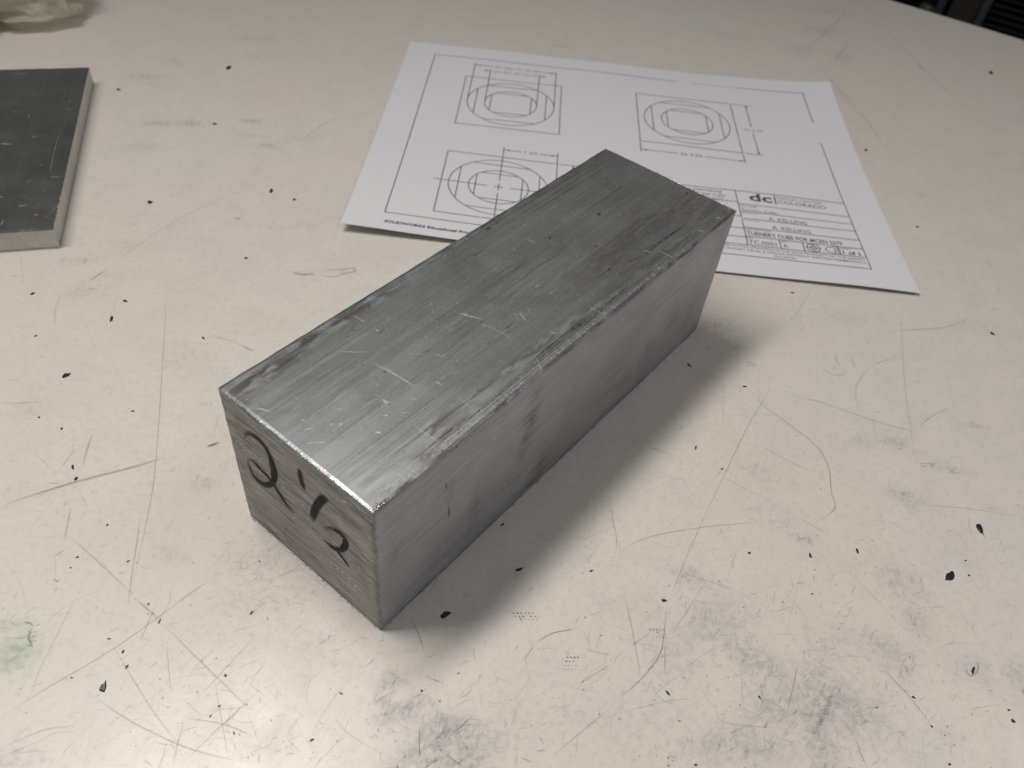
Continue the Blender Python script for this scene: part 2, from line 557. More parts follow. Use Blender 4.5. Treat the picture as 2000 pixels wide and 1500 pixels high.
# ---- scratches (picture points, width mm, darkness)
G = (0.20, 0.19, 0.18)
D = (0.07, 0.07, 0.07)
SCR = [
    ([(328, 540), (318, 700), (305, 894), (290, 1000), (250, 1181)], .55, .42, G),
    ([(250, 1181), (262, 1095), (275, 1010)], .5, .45, D),
    ([(407, 1135), (310, 1205), (213, 1273), (100, 1340), (0, 1401)], .5, .5, G),
    ([(407, 1135), (340, 1180)], .4, .6, D),
    ([(0, 1463), (80, 1428), (145, 1417)], .6, .35, G), ([(0, 1478), (60, 1455), (130, 1420)], .4, .3, G),
    ([(171, 1353), (267, 1415), (373, 1463), (480, 1490)], .6, .42, G),
    ([(267, 1171), (309, 1209)], 1.0, .4, G), ([(309, 1209), (413, 1313), (500, 1396)], .7, .36, G),
    ([(213, 1249), (293, 1380), (347, 1452)], .5, .36, G), ([(500, 1241), (387, 1364)], .45, .45, G),
    ([(357, 1401), (437, 1415), (500, 1441)], .55, .4, G), ([(360, 1401), (336, 1500)], .5, .36, G),
    ([(500, 1356), (430, 1420), (347, 1500)], .5, .36, G), ([(419, 1327), (448, 1495)], .45, .36, G),
    ([(171, 1124), (88, 1287), (56, 1367)], .5, .3, G), ([(305, 1180), (272, 1257)], .5, .45, G),
    ([(326, 1260), (332, 1340)], .4, .4, G),
    ([(0, 990), (60, 968), (150, 941)], 1.0, .3, G), ([(55, 970), (150, 941), (250, 915), (325, 893)], 1.5, .58, G),
    ([(179, 850), (160, 915)], 1.2, .25, G), ([(148, 876), (114, 920)], .4, .55, D), ([(138, 990), (126, 1058)], .9, .4, G),
    ([(130, 1042), (200, 1105), (260, 1162)], .9, .3, G), ([(45, 875), (90, 905), (90, 921)], .4, .3, G),
    ([(403, 873), (430, 864)], 1.5, .85, D), ([(90, 944), (120, 944)], .7, .4, G),
    ([(202, 530), (174, 550)], .7, .5, G), ([(262, 483), (235, 505)], .5, .4, G), ([(230, 565), (216, 650)], .4, .3, G),
    ([(122, 572), (109, 603), (107, 637)], .6, .35, G), ([(182, 844), (162, 900)], .7, .3, G),
    ([(0, 785), (31, 788), (95, 783)], .6, .36, G), ([(414, 654), (455, 668), (493, 684)], .5, .4, G), ([(475, 677), (495, 686)], 1.4, .5, G),
    ([(370, 802), (425, 778)], .5, .3, G), ([(428, 805), (417, 850)], .4, .35, G),
    ([(497, 357), (410, 398), (327, 440), (240, 502)], .7, .32, G), ([(215, 523), (173, 550)], .7, .5, G),
    ([(457, 425), (473, 428)], 1.2, .6, G), ([(675, 220), (620, 250), (590, 275)], 1.3, .25, G),
    ([(40, 490), (44, 540), (48, 560)], .4, .3, G),
    ([(570, 533), (592, 536), (617, 535)], 1.4, .7, G),
    ([(625, 533), (640, 527), (668, 526), (690, 524), (692, 530), (672, 535), (650, 541), (632, 538), (625, 533)], .8, .7, G),
    ([(1047, 1255), (1080, 1237), (1134, 1227)], .5, .75, D), ([(1047, 1255), (1020, 1294)], .4, .6, D),
    ([(804, 1207), (819, 1243), (828, 1273)], .45, .6, D), ([(831, 1321), (867, 1335)], .4, .65, D),
    ([(733, 1285), (715, 1302)], .5, .6, D), ([(1195, 1297), (1131, 1335)], .45, .5, D),
    ([(1140, 1264), (1165, 1274), (1197, 1280)], .45, .45, G), ([(820, 1420), (819, 1450), (820, 1483)], .5, .75, D),
    ([(830, 1390), (822, 1420)], .3, .5, D), ([(924, 1396), (873, 1444)], .4, .7, D), ([(1194, 1381), (1077, 1478)], .4, .45, G),
    ([(1014, 1478), (1041, 1490)], .5, .55, D), ([(858, 1465), (909, 1500)], .4, .6, D), ([(1047, 1468), (1068, 1465)], .4, .6, D),
    ([(600, 1455), (640, 1380), (690, 1320)], .4, .3, G), ([(610, 1268), (660, 1235)], .4, .4, G), ([(650, 1400), (690, 1440), (760, 1480)], .4, .3, G),
    ([(1200, 1370), (1240, 1338), (1268, 1308), (1290, 1275), (1298, 1230), (1302, 1180)], .42, .75, D),
    ([(1218, 1154), (1240, 1256), (1250, 1320)], .42, .55, D),
    ([(1191, 967), (1196, 1010), (1204, 1050), (1202, 1084)], .38, .6, D),
    ([(1202, 1084), (1253, 1054), (1320, 1038), (1400, 1027), (1500, 1018)], .38, .62, D),
    ([(1298, 1256), (1299, 1320)], .4, .6, D), ([(1440, 1072), (1422, 1124)], .35, .5, D), ([(1324, 1116), (1440, 1154)], .45, .4, G),
    ([(1386, 1124), (1350, 1180), (1308, 1244)], .4, .35, G), ([(1380, 1000), (1340, 1090), (1304, 1180)], .4, .45, G),
    ([(1512, 1196), (1548, 1184)], .4, .5, D), ([(1532, 1252), (1568, 1104)], .4, .25, G), ([(1536, 1396), (1560, 1292)], .35, .65, D),
    ([(1492, 1362), (1534, 1388)], .35, .65, D), ([(1724, 1306), (1772, 1356), (1820, 1418)], .45, .6, D),
    ([(1644, 1104), (1720, 1180), (1792, 1256)], .4, .3, G), ([(1588, 1434), (1612, 1390), (1630, 1340)], 1.8, .45, G),
    ([(1396, 1376), (1418, 1412), (1552, 1424)], .4, .35, G), ([(1440, 1380), (1480, 1396)], .35, .4, G), ([(1672, 1440), (1680, 1470), (1694, 1500)], .7, .45, G),
    ([(1666, 1180), (1644, 1224)], .35, .35, G), ([(1448, 1312), (1450, 1376)], .35, .4, D), ([(1876, 1388), (1952, 1376)], .5, .3, G),
    ([(1200, 1396), (1290, 1372), (1356, 1364)], .35, .4, G), ([(1945, 1030), (1968, 1098)], .3, .3, G),
    ([(1505, 758), (1482, 782), (1541, 829), (1594, 871), (1618, 913), (1624, 962), (1631, 990), (1611, 1010), (1595, 1014)], .5, .62, D),
    ([(1505, 758), (1490, 784), (1468, 819), (1440, 875), (1405, 948), (1352, 1060)], .45, .45, D),
    ([(1482, 868), (1520, 890), (1559, 910), (1608, 926)], .6, .38, G), ([(1412, 931), (1450, 952), (1496, 976)], .5, .36, G),
    ([(1534, 770), (1600, 785), (1667, 808), (1740, 832), (1818, 850)], 1.2, .28, G),
    ([(1760, 602), (1762, 660), (1765, 728), (1775, 810), (1785, 892)], .9, .26, G),
    ([(1701, 714), (1680, 740), (1671, 763), (1676, 801)], .8, .3, G), ([(1800, 840), (1803, 826), (1822, 812), (1839, 803), (1870, 792)], .8, .36, G),
    ([(1601, 714), (1629, 733), (1657, 726)], .7, .36, G), ([(1701, 714), (1730, 704), (1758, 696)], .9, .3, G),
    ([(1790, 985), (1850, 990), (1895, 994), (2000, 1010)], .6, .36, G), ([(1587, 560), (1570, 590), (1548, 626)], .7, .32, G),
    ([(1414, 745), (1413, 790), (1412, 838)], .4, .35, G), ([(1727, 646), (1790, 644), (1846, 639), (1909, 616)], 1.1, .3, G),
    ([(1629, 690), (1640, 718)], 1.0, .35, G), ([(1660, 697), (1672, 718)], 1.1, .35, G), ([(1688, 1016), (1740, 1022), (1800, 1050)], .5, .22, G),
    ([(1560, 1012), (1620, 1045)], .6, .35, G), ([(1570, 870), (1600, 900)], .4, .25, G),
    ([(1380, 690), (1382, 680), (1392, 682)], .8, .4, G), ([(1706, 804), (1708, 850)], .5, .24, G),
    ([(1672, 0), (1712, 38), (1744, 72), (1790, 120), (1860, 186), (1980, 290)], 1.2, .34, G), ([(1790, 120), (1805, 138)], 2.5, .25, G),
    ([(1590, 122), (1608, 140), (1660, 200), (1700, 245), (1752, 326)], .9, .42, G),
    ([(1658, 0), (1646, 30), (1616, 60), (1600, 76), (1560, 100)], 1.4, .3, G), ([(1658, 72), (1646, 100), (1618, 128)], 1.6, .26, G),
    ([(1250, 1010), (1270, 985)], .35, .3, G), ([(1260, 870), (1330, 895)], .8, .22, G),
    ([(855, 1125), (835, 1170)], .35, .6, D), ([(1030, 1155), (1043, 1147)], .4, .6, D),
    ([(560, 1080), (600, 1120), (640, 1150)], .4, .3, G), ([(500, 1000), (430, 1090), (380, 1130)], .4, .2, G),
    ([(330, 1440), (310, 1500)], .4, .3, G), ([(0, 1240), (30, 1200), (55, 1180)], .4, .2, G), ([(0, 1080), (40, 1140), (60, 1230)], .4, .16, G),
    ([(1896, 1012), (1892, 1026), (1897, 1044), (1905, 1052)], .5, .35, G), ([(1886, 1300), (1889, 1314), (1897, 1320), (1908, 1312), (1910, 1298), (1902, 1292)], .9, .5, G),
    ([(1840, 1086), (1856, 1080), (1872, 1086)], .4, .2, G), ([(118, 1130), (112, 1136), (103, 1128)], .6, .6, D), ([(88, 1140), (96, 1133)], .6, .4, G),
    ([(1740, 1382), (1752, 1376)], .5, .4, D),
]
GREEN = (0.12, 0.30, 0.15)
SCR += [([(44, 1215), (58, 1217), (65, 1223)], .9, .7, GREEN), ([(65, 1223), (58, 1236), (56, 1245), (60, 1256), (64, 1267)], 1.1, .75, GREEN),
        ([(65, 1223), (80, 1219)], .6, .5, GREEN), ([(58, 1236), (76, 1232)], .5, .4, GREEN), ([(57, 1245), (74, 1241)], .5, .45, GREEN),
        ([(60, 1254), (74, 1252)], .6, .5, GREEN), ([(62, 1261), (50, 1263)], .6, .5, GREEN), ([(55, 1241), (40, 1247), (24, 1245)], .6, .5, GREEN),
        ([(44, 1215), (30, 1220), (18, 1213)], .5, .4, GREEN), ([(10, 1295), (40, 1280)], 2.2, .25, GREEN)]
scr = MB()
for pts, w, al, c in SCR:
    nextz()
    ribbon(scr, [W(*p) for p in pts], w * 1.05, c, al * .68, place_table, n=7, wob=0.05)


def inframe(margin=0):
    return random.uniform(-margin, 2000 + margin), random.uniform(-margin, 1500 + margin)


def wear(x, y):
    """how worn the worktop is at a picture place"""
    d = 0.15
    for (cx, cy, rx, ry, s) in ((1450, 1250, 360, 260, 1.0), (900, 1400, 300, 130, .8), (450, 1400, 260, 170, .75), (560, 1150, 160, 120, .7),
                                (1680, 1400, 250, 160, .7), (1450, 960, 300, 140, .5), (100, 1150, 250, 300, .25), (1300, 1100, 250, 120, .6)):
        d = max(d, s * math.exp(-((x - cx) / rx) ** 2 - ((y - cy) / ry) ** 2))
    return d


n_made = 0
while n_made < 2300:
    x, y = inframe(40)
    if random.random() > wear(x, y): continue
    X0, Y0 = W(x, y)
    ln = random.choice((1.2, 1.8, 2.5, 4, 7, 14)) * random.uniform(.5, 1.3)
    an = random.gauss(0.9, 0.55) if random.random() < .6 else random.uniform(0, math.pi)
    k = random.uniform(-.25, .25)
    dx, dy = math.cos(an) * ln / 2, math.sin(an) * ln / 2
    pts = [(X0 - dx, Y0 - dy), (X0 - dy * k, Y0 + dx * k), (X0 + dx, Y0 + dy)]
    nextz()
    ribbon(scr, pts, random.uniform(.14, .36), random.choice((G, G, D)), random.uniform(.10, .48) * (0.6 if ln > 6 else 1), place_table, n=3, wob=.02)
    n_made += 1
# pin-prick specks
n_made = 0
while n_made < 1800:
    x, y = inframe(40)
    if random.random() > wear(x, y) + .12: continue
    X0, Y0 = W(x, y)
    nextz()
    r = random.choice((.08, .10, .12, .14, .18, .28)) * random.uniform(.7, 1.2)
    blob(scr, X0, Y0, r * random.uniform(1, 2.0), r, random.uniform(0, 3.1), random.choice((D, G, (.12, .11, .10))), random.uniform(.25, .85), place_table, n=7, jag=.4, rim=.1)
    n_made += 1
# small prick patterns left by tools
for (cx, cy, rows, cols_, dx, dy, sk) in ((1026, 1207, 3, 6, 7.6, 6, 3.5), (1122, 1300, 4, 4, 7, 8, -2), (1814, 911, 2, 5, 5.5, 5, 2), (1286, 1240, 4, 5, 6.5, 5, 2), (1468, 713, 2, 4, 4, 5, 2)):
    for i in range(rows):
        for j in range(cols_):
            if random.random() < .15: continue
            X0, Y0 = W(cx + (j - cols_ / 2) * dx + i * sk, cy + (i - rows / 2) * dy)
            nextz()
            r = .34 if i < 2 else .22
            blob(scr, X0, Y0, r * random.uniform(.6, 1.2), r * .8, 0, D, .85, place_table, n=6, jag=.2, rim=.3)
tag(scr.build('scratches', M_MARK, table), kind='stuff')

# wider soft scuffs: bundles of many faint strokes
sm = MB()
for (x, y, a, b, r, ch, s) in smudge_list():
    if ch != 0 or s < .22: continue
    X0, Y0 = W(x, y)
    for k in range(int(5 + a * b * .35)):
        u, v = random.gauss(0, a * .55), random.gauss(0, b * .55)
        c, s2 = math.cos(r), math.sin(r)
        px_, py_ = X0 + u * c - v * s2, Y0 + u * s2 + v * c
        an = random.gauss(1.0, .5)
        ln = random.uniform(1.5, 6)
        nextz()
        ribbon(sm, [(px_ - math.cos(an) * ln / 2, py_ - math.sin(an) * ln / 2), (px_ + random.uniform(-.3, .3), py_ + random.uniform(-.3, .3)),
                    (px_ + math.cos(an) * ln / 2, py_ + math.sin(an) * ln / 2)], random.uniform(.25, .8), (.15, .15, .17), random.uniform(.10, .34) * (.6 + s), place_table, n=3)
tag(sm.build('scuffs', M_SMEAR, table), kind='stuff')

# chips that go through to the black core (each a piece of its own)
CHIPS = [  # x, y, half length px, half width px, picture angle (deg, up positive), shape power
    (129, 733, 11, 4.6, 20), (218, 622, 6.5, 3.4, 75), (245, 588, 5.5, 2.6, -20), (65, 573, 6, 2, 25), (70, 656, 3.5, 1.8, 5), (260, 803, 4, 1.6, 0),
    (121, 837, 4, 2, 40), (77, 815, 2.6, 1.8, 30), (398, 661, 4, 2, -40), (447, 132, 7, 4, 25), (293, 395, 5.5, 3.8, 10), (232, 175, 5, 2, -25),
    (530, 372, 3.5, 5.5, 0), (575, 390, 3.4, 2.4, 0), (481, 504, 3.8, 2.4, 0), (420, 242, 5, 2.4, -10), (142, 913, 5.6, 3, -70), (149, 934, 5.5, 3, 50),
    (152, 1088, 3.5, 2, 20), (138, 1109, 2.5, 1.8, 0), (210, 1025, 3, 1.8, 40), (251, 1096, 3.5, 1.6, 35), (290, 1180, 3.2, 1.8, 40),
    (201, 1343, 13, 7.2, 68), (248, 1302, 5.5, 2.6, 50), (241, 1272, 5, 2.8, 45), (441, 1319, 4, 3.4, 20), (312, 1213, 7, 1.9, 65), (213, 1248, 5, 1.6, 0),
    (492, 1196, 5, 2.2, 40), (428, 1379, 4, 2, 25), (411, 1399, 4.5, 1.6, 50), (457, 1432, 5, 1.6, -80), (140, 1324, 3.4, 2, 0),
    (871, 1200, 12, 6.5, 22), (824, 1349, 3, 2.8, 0), (667, 1355, 4.5, 1.8, -25), (610, 1445, 5, 3, 30),
    (1915, 1034, 14, 5.8, -60), (1856, 1125, 12, 9.5, 55), (1901, 1308, 8, 3.6, 75), (1979, 1409, 6, 3.6, -35), (1583, 1086, 6.5, 2.8, -70),
    (1675, 1077, 7, 2.8, -75), (1298, 1173, 5.8, 3, -5), (1305, 1354, 7, 2.6, -55), (1464, 1080, 3, 3, 0), (1784, 1362, 4.5, 2.4, -35),
    (1971, 1387, 3.6, 2, -20), (1820, 1419, 4, 2, -40), (1359, 1494, 4, 2.8, 0), (1855, 1493, 3.4, 2.4, 0), (1939, 652, 5.8, 2.8, -30),
    (1359, 874, 5.2, 1.8, 80), (1455, 755, 4.6, 1.7, -5), (1347, 714, 5, 2, -30), (1548, 572, 4.4, 1.6, 0), (1410, 916, 2.2, 1.9, 0),
    (1014, 1112, 10, 4, 22), (1155, 1115, 4.5, 2, 10), (982, 1024, 5, 2, 40), (1936, 142, 5, 3.6, -20), (1692, 293, 3.2, 2.4, 0), (1792, 443, 3, 1.6, 0),
    (1484, 1363, 5, 2, -60), (1713, 1382, 3, 1.6, 0), (1886, 1095, 2.2, 1.8, 0), (1893, 1124, 3, 1.8, -20), (1586, 1160, 3, 1.4, -10), (760, 655, 0, 0, 0)]
for (x, y, a, b, deg) in CHIPS:
    if a == 0: continue
    c = MB()
    an = math.radians(deg)
    n = 11
    tip = math.pi * random.choice((0.0, .9, 1.0, 1.1)) + .01
    ring = []
    for i in range(n):
        t = 2 * math.pi * i / n
        rr = (1 + random.uniform(-.24, .20)) * (1 + .45 * math.exp(-((t - tip) / .35) ** 2))
        u, v = .85 * a * rr * math.cos(t), .85 * b * rr * math.sin(t) * (1.0 - 0.35 * math.cos(t))
        ring.append((x + u * math.cos(an) + v * math.sin(an), y - u * math.sin(an) + v * math.cos(an)))
    wr = [at(*q) for q in ring]
    cen = sum(wr, Vector()) / n
    loc = TINV @ cen
    vs = [Vector((0, 0, 0.00022))]
    for q in wr:
        d = (TINV @ q) - loc
        vs.append(Vector((d.x * .72, d.y * .72, 0.00020 + random.uniform(-.00003, .00004))))
    for q in wr:
        d = (TINV @ q) - loc
        vs.append(Vector((d.x, d.y, 0.00002)))
    fs = [(0, 1 + i, 1 + (i + 1) % n) for i in range(n)] + [(1 + i, 1 + n + i, 1 + n + (i + 1) % n, 1 + (i + 1) % n) for i in range(n)]
    c.add(vs, fs)
    o = c.build('chip', M_CHIP, table, attr=False)
    o.location = (loc.x, loc.y, 0)

# ------------------------------------------------------------------ aluminium block
BL, BW, BH = 0.192166, 0.06235, 0.06234
B0 = Vector((-0.030199, 0.113268, 0))
block = empty('aluminium_block', B0, YAW)
tag(block, 'long square scratched grey aluminium bar with 2 1/2 in black marker on its end', 'metal block')
BINV = Matrix.Rotation(-YAW, 4, 'Z') @ Matrix.Translation((-B0.x, -B0.y, 0))
YDIR = -SX


def grid_box(name, lo, hi, step, mats, dirt_fn, parent):
    """closed box cut into small squares, edges softened a little and nicked, with a dirt attribute"""
    bm = bmesh.new()
    L = [hi[i] - lo[i] for i in range(3)]
    cnt = [max(2, int(round(L[i] / step))) for i in range(3)]
    idx = {}

    def vert(i, j, k):
        key = (i, j, k)
        if key not in idx:
            p = Vector((lo[0] + L[0] * i / cnt[0], lo[1] + L[1] * j / cnt[1], lo[2] + L[2] * k / cnt[2]))
            idx[key] = bm.verts.new(p)
        return idx[key]

    for ax_ in range(3):
        o1, o2 = [q for q in range(3) if q != ax_]
        for side in (0, 1):
            for i in range(cnt[o1]):
                for j in range(cnt[o2]):
                    quad = []
                    for (a, b) in ((i, j), (i + 1, j), (i + 1, j + 1), (i, j + 1)):
                        t = [0, 0, 0]
                        t[ax_] = cnt[ax_] * side
                        t[o1], t[o2] = a, b
                        quad.append(vert(*t))
                    flip = (side == 0) ^ (ax_ == 1)
                    f = bm.faces.new(quad[::-1] if flip else quad)
                    f.material_index = mats[ax_ * 2 + side]
    r = 0.00045
    for v in bm.verts:
        p = v.co
        near = [(min(p[i] - lo[i], hi[i] - p[i]) < 1e-6) for i in range(3)]
        if sum(near) >= 2:
            k = r * (0.45 + 0.9 * abs(mnoise.noise(p * 140)))
            for i in range(3):
                if near[i]:
                    v.co[i] += k * .55 if p[i] - lo[i] < 1e-6 else -k * .55
    me = bpy.data.meshes.new(name)
    bm.to_mesh(me)
    bm.free()
    n = len(me.vertices)
    c = np.empty(n * 3, np.float32)
    me.vertices.foreach_get('co', c)
    c = c.reshape(-1, 3)
    d = np.zeros((n, 4), np.float32)
    d[:, 3] = 1
    dirt_fn(c, d)
    a = me.color_attributes.new('dirt', 'FLOAT_COLOR', 'POINT')
    a.data.foreach_set('color', d.ravel())
    me.update()
    o = bpy.data.objects.new(name, me)
    COL.objects.link(o)
    o.parent = parent
    return o


def top_local(px, py):
    p = BINV @ at(px, py, BH)
    return p.x, p.y


def side_local(px, py):
    p = BINV @ hit(px, py, B0, SX)
    return p.x, p.z


def end_local(px, py):
    p = BINV @ hit(px, py, B0, AX)
    return p.y, p.z


def block_dirt(c, d):
    x, y, z = c[:, 0], c[:, 1], c[:, 2]
    topm = z > BH - 0.0008
    sidem = y < 0.0008
    endm = x < 0.0008

    def put(mask, A, B, u0, v0, ru, rv, s, ch=0):
        g = s * np.exp(-((A - u0) / ru) ** 2 - ((B - v0) / rv) ** 2) * mask
        d[:, ch] = 1 - (1 - d[:, ch]) * (1 - g)

    for (px, py, ru, rv, s, ch) in [
        (500, 735, 9, 2.8, 1, 0), (545, 715, 8, 2.2, .9, 0), (600, 665, 10, 2.2, .95, 0), (660, 630, 10, 2.2, .85, 0), (720, 590, 14, 2.4, .7, 0),
        (470, 760, 5, 3, .6, 0), (480, 790, 3, 5, .55, 0), (760, 575, 12, 1.5, .5, 0),
        (800, 520, 18, 2, .5, 0), (900, 468, 20, 2.4, .65, 0), (1000, 400, 20, 3, .55, 0), (1120, 330, 18, 5, .55, 1), (1060, 360, 20, 3, .5, 1), (1160, 310, 10, 5, .5, 1),
        (1230, 470, 22, 6, .62, 1), (1180, 520, 14, 5, .45, 1), (1300, 420, 20, 7, .45, 1), (1340, 400, 14, 6, .40, 1), (1250, 380, 15, 10, .25, 1),
        (1380, 410, 7, 4, .5, 0), (1320, 480, 26, 2.2, .45, 0), (1200, 570, 34, 1.6, .6, 0), (1060, 670, 30, 1.6, .65, 0), (940, 760, 30, 1.6, .5, 0),
        (870, 850, 22, 1.6, .65, 0), (800, 920, 14, 1.6, .55, 0), (850, 830, 6, 3, .6, 0), (660, 770, 5, 3, .35, 0), (560, 810, 4, 3, .4, 0),
        (720, 940, 6, 2, .4, 0), (1190, 525, 3.5, 2, .5, 0), (1130, 635, 5, 1.6, .6, 0), (1015, 520, 7, 1.4, .5, 0), (1075, 465, 3, 1.2, .4, 0),
        (780, 760, 22, 1.4, .35, 0), (930, 600, 30, 1.6, .35, 0), (1060, 560, 22, 1.4, .35, 0), (700, 800, 20, 1.3, .3, 0)]:
        u, v = top_local(px, py)
        put(topm, x, y, u, v, ru * .001, rv * .001, s, ch)
    put(topm, x * 0, y, 0, 0.0, 1, .0012, .55)                       # grime along the two long top edges
    put(topm, x * 0, y, 0, BW, 1, .0014, .45)
    for (px, py, ru, rv, s) in [(1035, 830, 3.5, 9, .62), (1045, 790, 3, 8, .5), (1020, 880, 3, 6, .5), (1060, 900, 6, 5, .55), (930, 990, 3, 5, .4),
                                (880, 960, 1.6, 5, .4), (1040, 940, 12, 3, .5), (1260, 700, 5, 9, .3), (1350, 480, 5, 12, .35), (1200, 760, 16, 3, .35),
                                (860, 1090, 14, 3, .35), (770, 1060, 3, 12, .25), (1320, 620, 10, 8, .25)]:
        u, v = side_local(px, py)
        put(sidem, x, z, u, v, ru * .001, rv * .001, s)
    put(sidem, x * 0, z, 0, 0, 1, .0030, .55)
    put(sidem, x * 0, z, 0, BH, 1, .0012, .55)
    for (px, py, ru, rv, s) in [(510, 905, 18, 1.0, .6), (620, 1000, 22, 1.2, .6), (700, 1110, 14, 1.3, .65), (560, 890, 20, .9, .5), (620, 930, 18, 1.2, .45), (716, 1010, 7, 3, .6), (660, 960, 18, 1, .4),
                                (690, 1080, 12, 1.6, .5), (470, 830, 3, 5, .4), (600, 1100, 22, 2, .25)]:
        u, v = end_local(px, py)
        put(endm, y, z, u, v, ru * .001, rv * .001, s)
    for (yy, zz, ru, rv, q) in [(.045, .030, .012, .004, .6), (.020, .036, .010, .003, .5), (.050, .012, .012, .006, .35), (.010, .050, .008, .003, .6), (.006, .025, .004, .010, .5), (.035, .046, .014, .002, .5)]:
        put(endm, y, z, yy, zz, ru, rv, q)
    put(endm, y * 0, z, 0, 0, 1, .0016, .7)
    put(endm, y, z * 0, 0, 0, .0016, 1, .7)


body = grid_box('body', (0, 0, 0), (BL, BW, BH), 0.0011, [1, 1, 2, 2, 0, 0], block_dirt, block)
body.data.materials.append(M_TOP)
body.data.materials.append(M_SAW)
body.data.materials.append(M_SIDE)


def pl_top(x, y): return Vector((x * .001, y * .001, BH + CURZ[0]))
def pl_side(x, y): return Vector((x * .001, -CURZ[0], y * .001))
def pl_end(x, y): return Vector((-CURZ[0], x * .001, y * .001))


def T(px, py):
    u, v = top_local(px, py); return (u * 1000, v * 1000)
def S_(px, py):
    u, v = side_local(px, py); return (u * 1000, v * 1000)
def E_(px, py):
    u, v = end_local(px, py); return (u * 1000, v * 1000)


BR = (.92, .92, .90)
A1 = lambda a, b: T(400 + a * .3, 600 + b * .3)
A2 = lambda a, b: T(900 + a * .3, 270 + b * .3)
bs = MB()
for f, pts, w, al in [
    (A1, [(875, 288), (970, 292), (1065, 293)], .35, .7), (A1, [(1060, 340), (1200, 420), (1440, 560)], .25, .6), (A1, [(1150, 375), (1260, 450), (1375, 520)], .35, .75),
    (A1, [(1100, 815), (1150, 818)], .7, 1), (A1, [(1155, 600), (1180, 615), (1205, 628)], .7, .85), (A1, [(1160, 605), (1200, 660)], .4, .5), (A1, [(615, 735), (655, 738)], .55, .9),
    (A1, [(815, 766), (835, 762)], .5, .9), (A1, [(872, 764), (895, 760)], .55, .95), (A1, [(640, 800), (715, 788)], .45, .7), (A1, [(330, 660), (380, 665), (430, 682)], .7, .8),
    (A1, [(640, 892), (720, 884), (815, 878)], .4, .65), (A1, [(1500, 480), (1550, 515)], .4, .8), (A1, [(1640, 35), (1720, 55), (1810, 80)], .35, .7),
    (A1, [(1345, 760), (1440, 825), (1540, 890)], .35, .75), (A1, [(1760, 705), (1810, 740)], .4, .85), (A1, [(1500, 305), (1555, 325)], .45, .8), (A1, [(1270, 690), (1330, 688)], .5, .5),
    (A1, [(865, 668), (900, 665)], .6, .75), (A1, [(960, 50), (1010, 80), (1055, 105)], .4, .6), (A1, [(1105, 140), (1135, 160)], .5, .9), (A1, [(1800, 110), (1900, 150), (2000, 205)], .3, .5),
    (A1, [(1165, 705), (1195, 710)], .6, .9), (A1, [(1300, 300), (1480, 310)], .25, .4), (A1, [(1610, 360), (1660, 350)], .4, .5), (A1, [(1610, 435), (1660, 415)], .4, .5),
    (A1, [(1540, 890), (1600, 935)], .3, .6), (A1, [(1060, 350), (1180, 410), (1300, 470)], .3, .45), (A1, [(1610, 560), (1800, 700)], .2, .4), (A1, [(1340, 590), (1375, 605)], .4, .7), (A1, [(250, 1110), (1300, 1110)][:0] or [(1200, 1050), (1330, 1130)], .3, .4),
    (A2, [(420, 650), (490, 690)], .4, .6), (A2, [(1020, 490), (1040, 505)], .4, .8), (A2, [(380, 1130), (430, 1195)], .5, .8), (A2, [(130, 1210), (165, 1225)], .5, .8),
    (A2, [(0, 1140), (60, 1160), (150, 1180)], .5, .6), (A2, [(570, 1260), (625, 1275)], .45, .6), (A2, [(820, 1090), (880, 1120), (950, 1160)], .4, .6), (A2, [(600, 440), (635, 465)], .4, .4),
    (A2, [(1180, 730), (1250, 745)], .5, .5), (A2, [(1280, 730), (1400, 785)], .5, .6), (A2, [(1660, 515), (1710, 530)], .6, .9), (A2, [(975, 1015), (985, 1035)], .4, .6), (A2, [(560, 1030), (640, 970)], .6, .35), (A2, [(480, 970), (520, 955)], .6, .45)]:
    nextz(.00003, .0001)
    ribbon(bs, [f(*p) for p in pts], w, BR, al, pl_top, n=6, wob=.03, brk=.5)
# rubbed patch
for k in range(22):
    t = random.random()
    x, y = A1(1450 + 150 * t + random.uniform(-8, 8), 75 + 70 * t + random.uniform(-14, 12))
    nextz(.00003, .0001)
    ribbon(bs, [(x, y), (x + random.uniform(-.9, .9), y - random.uniform(.3, 1.0))], .28, BR, random.uniform(.2, .6), pl_top, n=2)
# short ticks across the long front top edge, and general fine nicks
for k in range(210):
    x, y = random.uniform(2, 186), abs(random.gauss(0, 1.2)) + .5
    ln = random.uniform(.4, 2.6)
    an = random.gauss(-1.45, .25)
    nextz(.00003, .0001)
    ribbon(bs, [(x, y), (x + ln * math.cos(an) * .5, y + ln * .8)], random.uniform(.14, .36), BR, random.uniform(.5, 1), pl_top, n=2)
for k in range(520):
    x, y = (random.uniform(1, 190) if random.random() < .6 else random.uniform(2, 110)), random.uniform(1, 61)
    nextz(.00003, .0001)
    if random.random() < .55:
        blob(bs, x, y, random.uniform(.08, .26), random.uniform(.08, .2), 0, BR, random.uniform(.4, 1), pl_top, n=6, rim=.1)
    else:
        an = random.gauss(1.0, .7)
        ln = random.uniform(.5, 3.2)
        ribbon(bs, [(x, y), (x + ln * math.cos(an), y + ln * math.sin(an))], random.uniform(.1, .25), BR, random.uniform(.2, .6), pl_top, n=3)
# light rolling lines along the bar
for k in range(120):
    y = random.uniform(.5, 61.5)
    x = random.choice((random.uniform(-4, 40), random.uniform(0, 150)))
    ln = random.uniform(10, 60)
    x1 = min(191, x + ln)
    x = max(.5, x)
    nextz(.00003, .0001)
    ribbon(bs, [(x, y), ((x + x1) / 2, y + random.uniform(-.15, .15)), (x1, y + random.uniform(-.3, .3))], random.uniform(.08, .2), BR, random.uniform(.04, .20), pl_top, n=5)
bs.build('bright_scratches', M_BRIGHT, block)['kind'] = 'stuff'

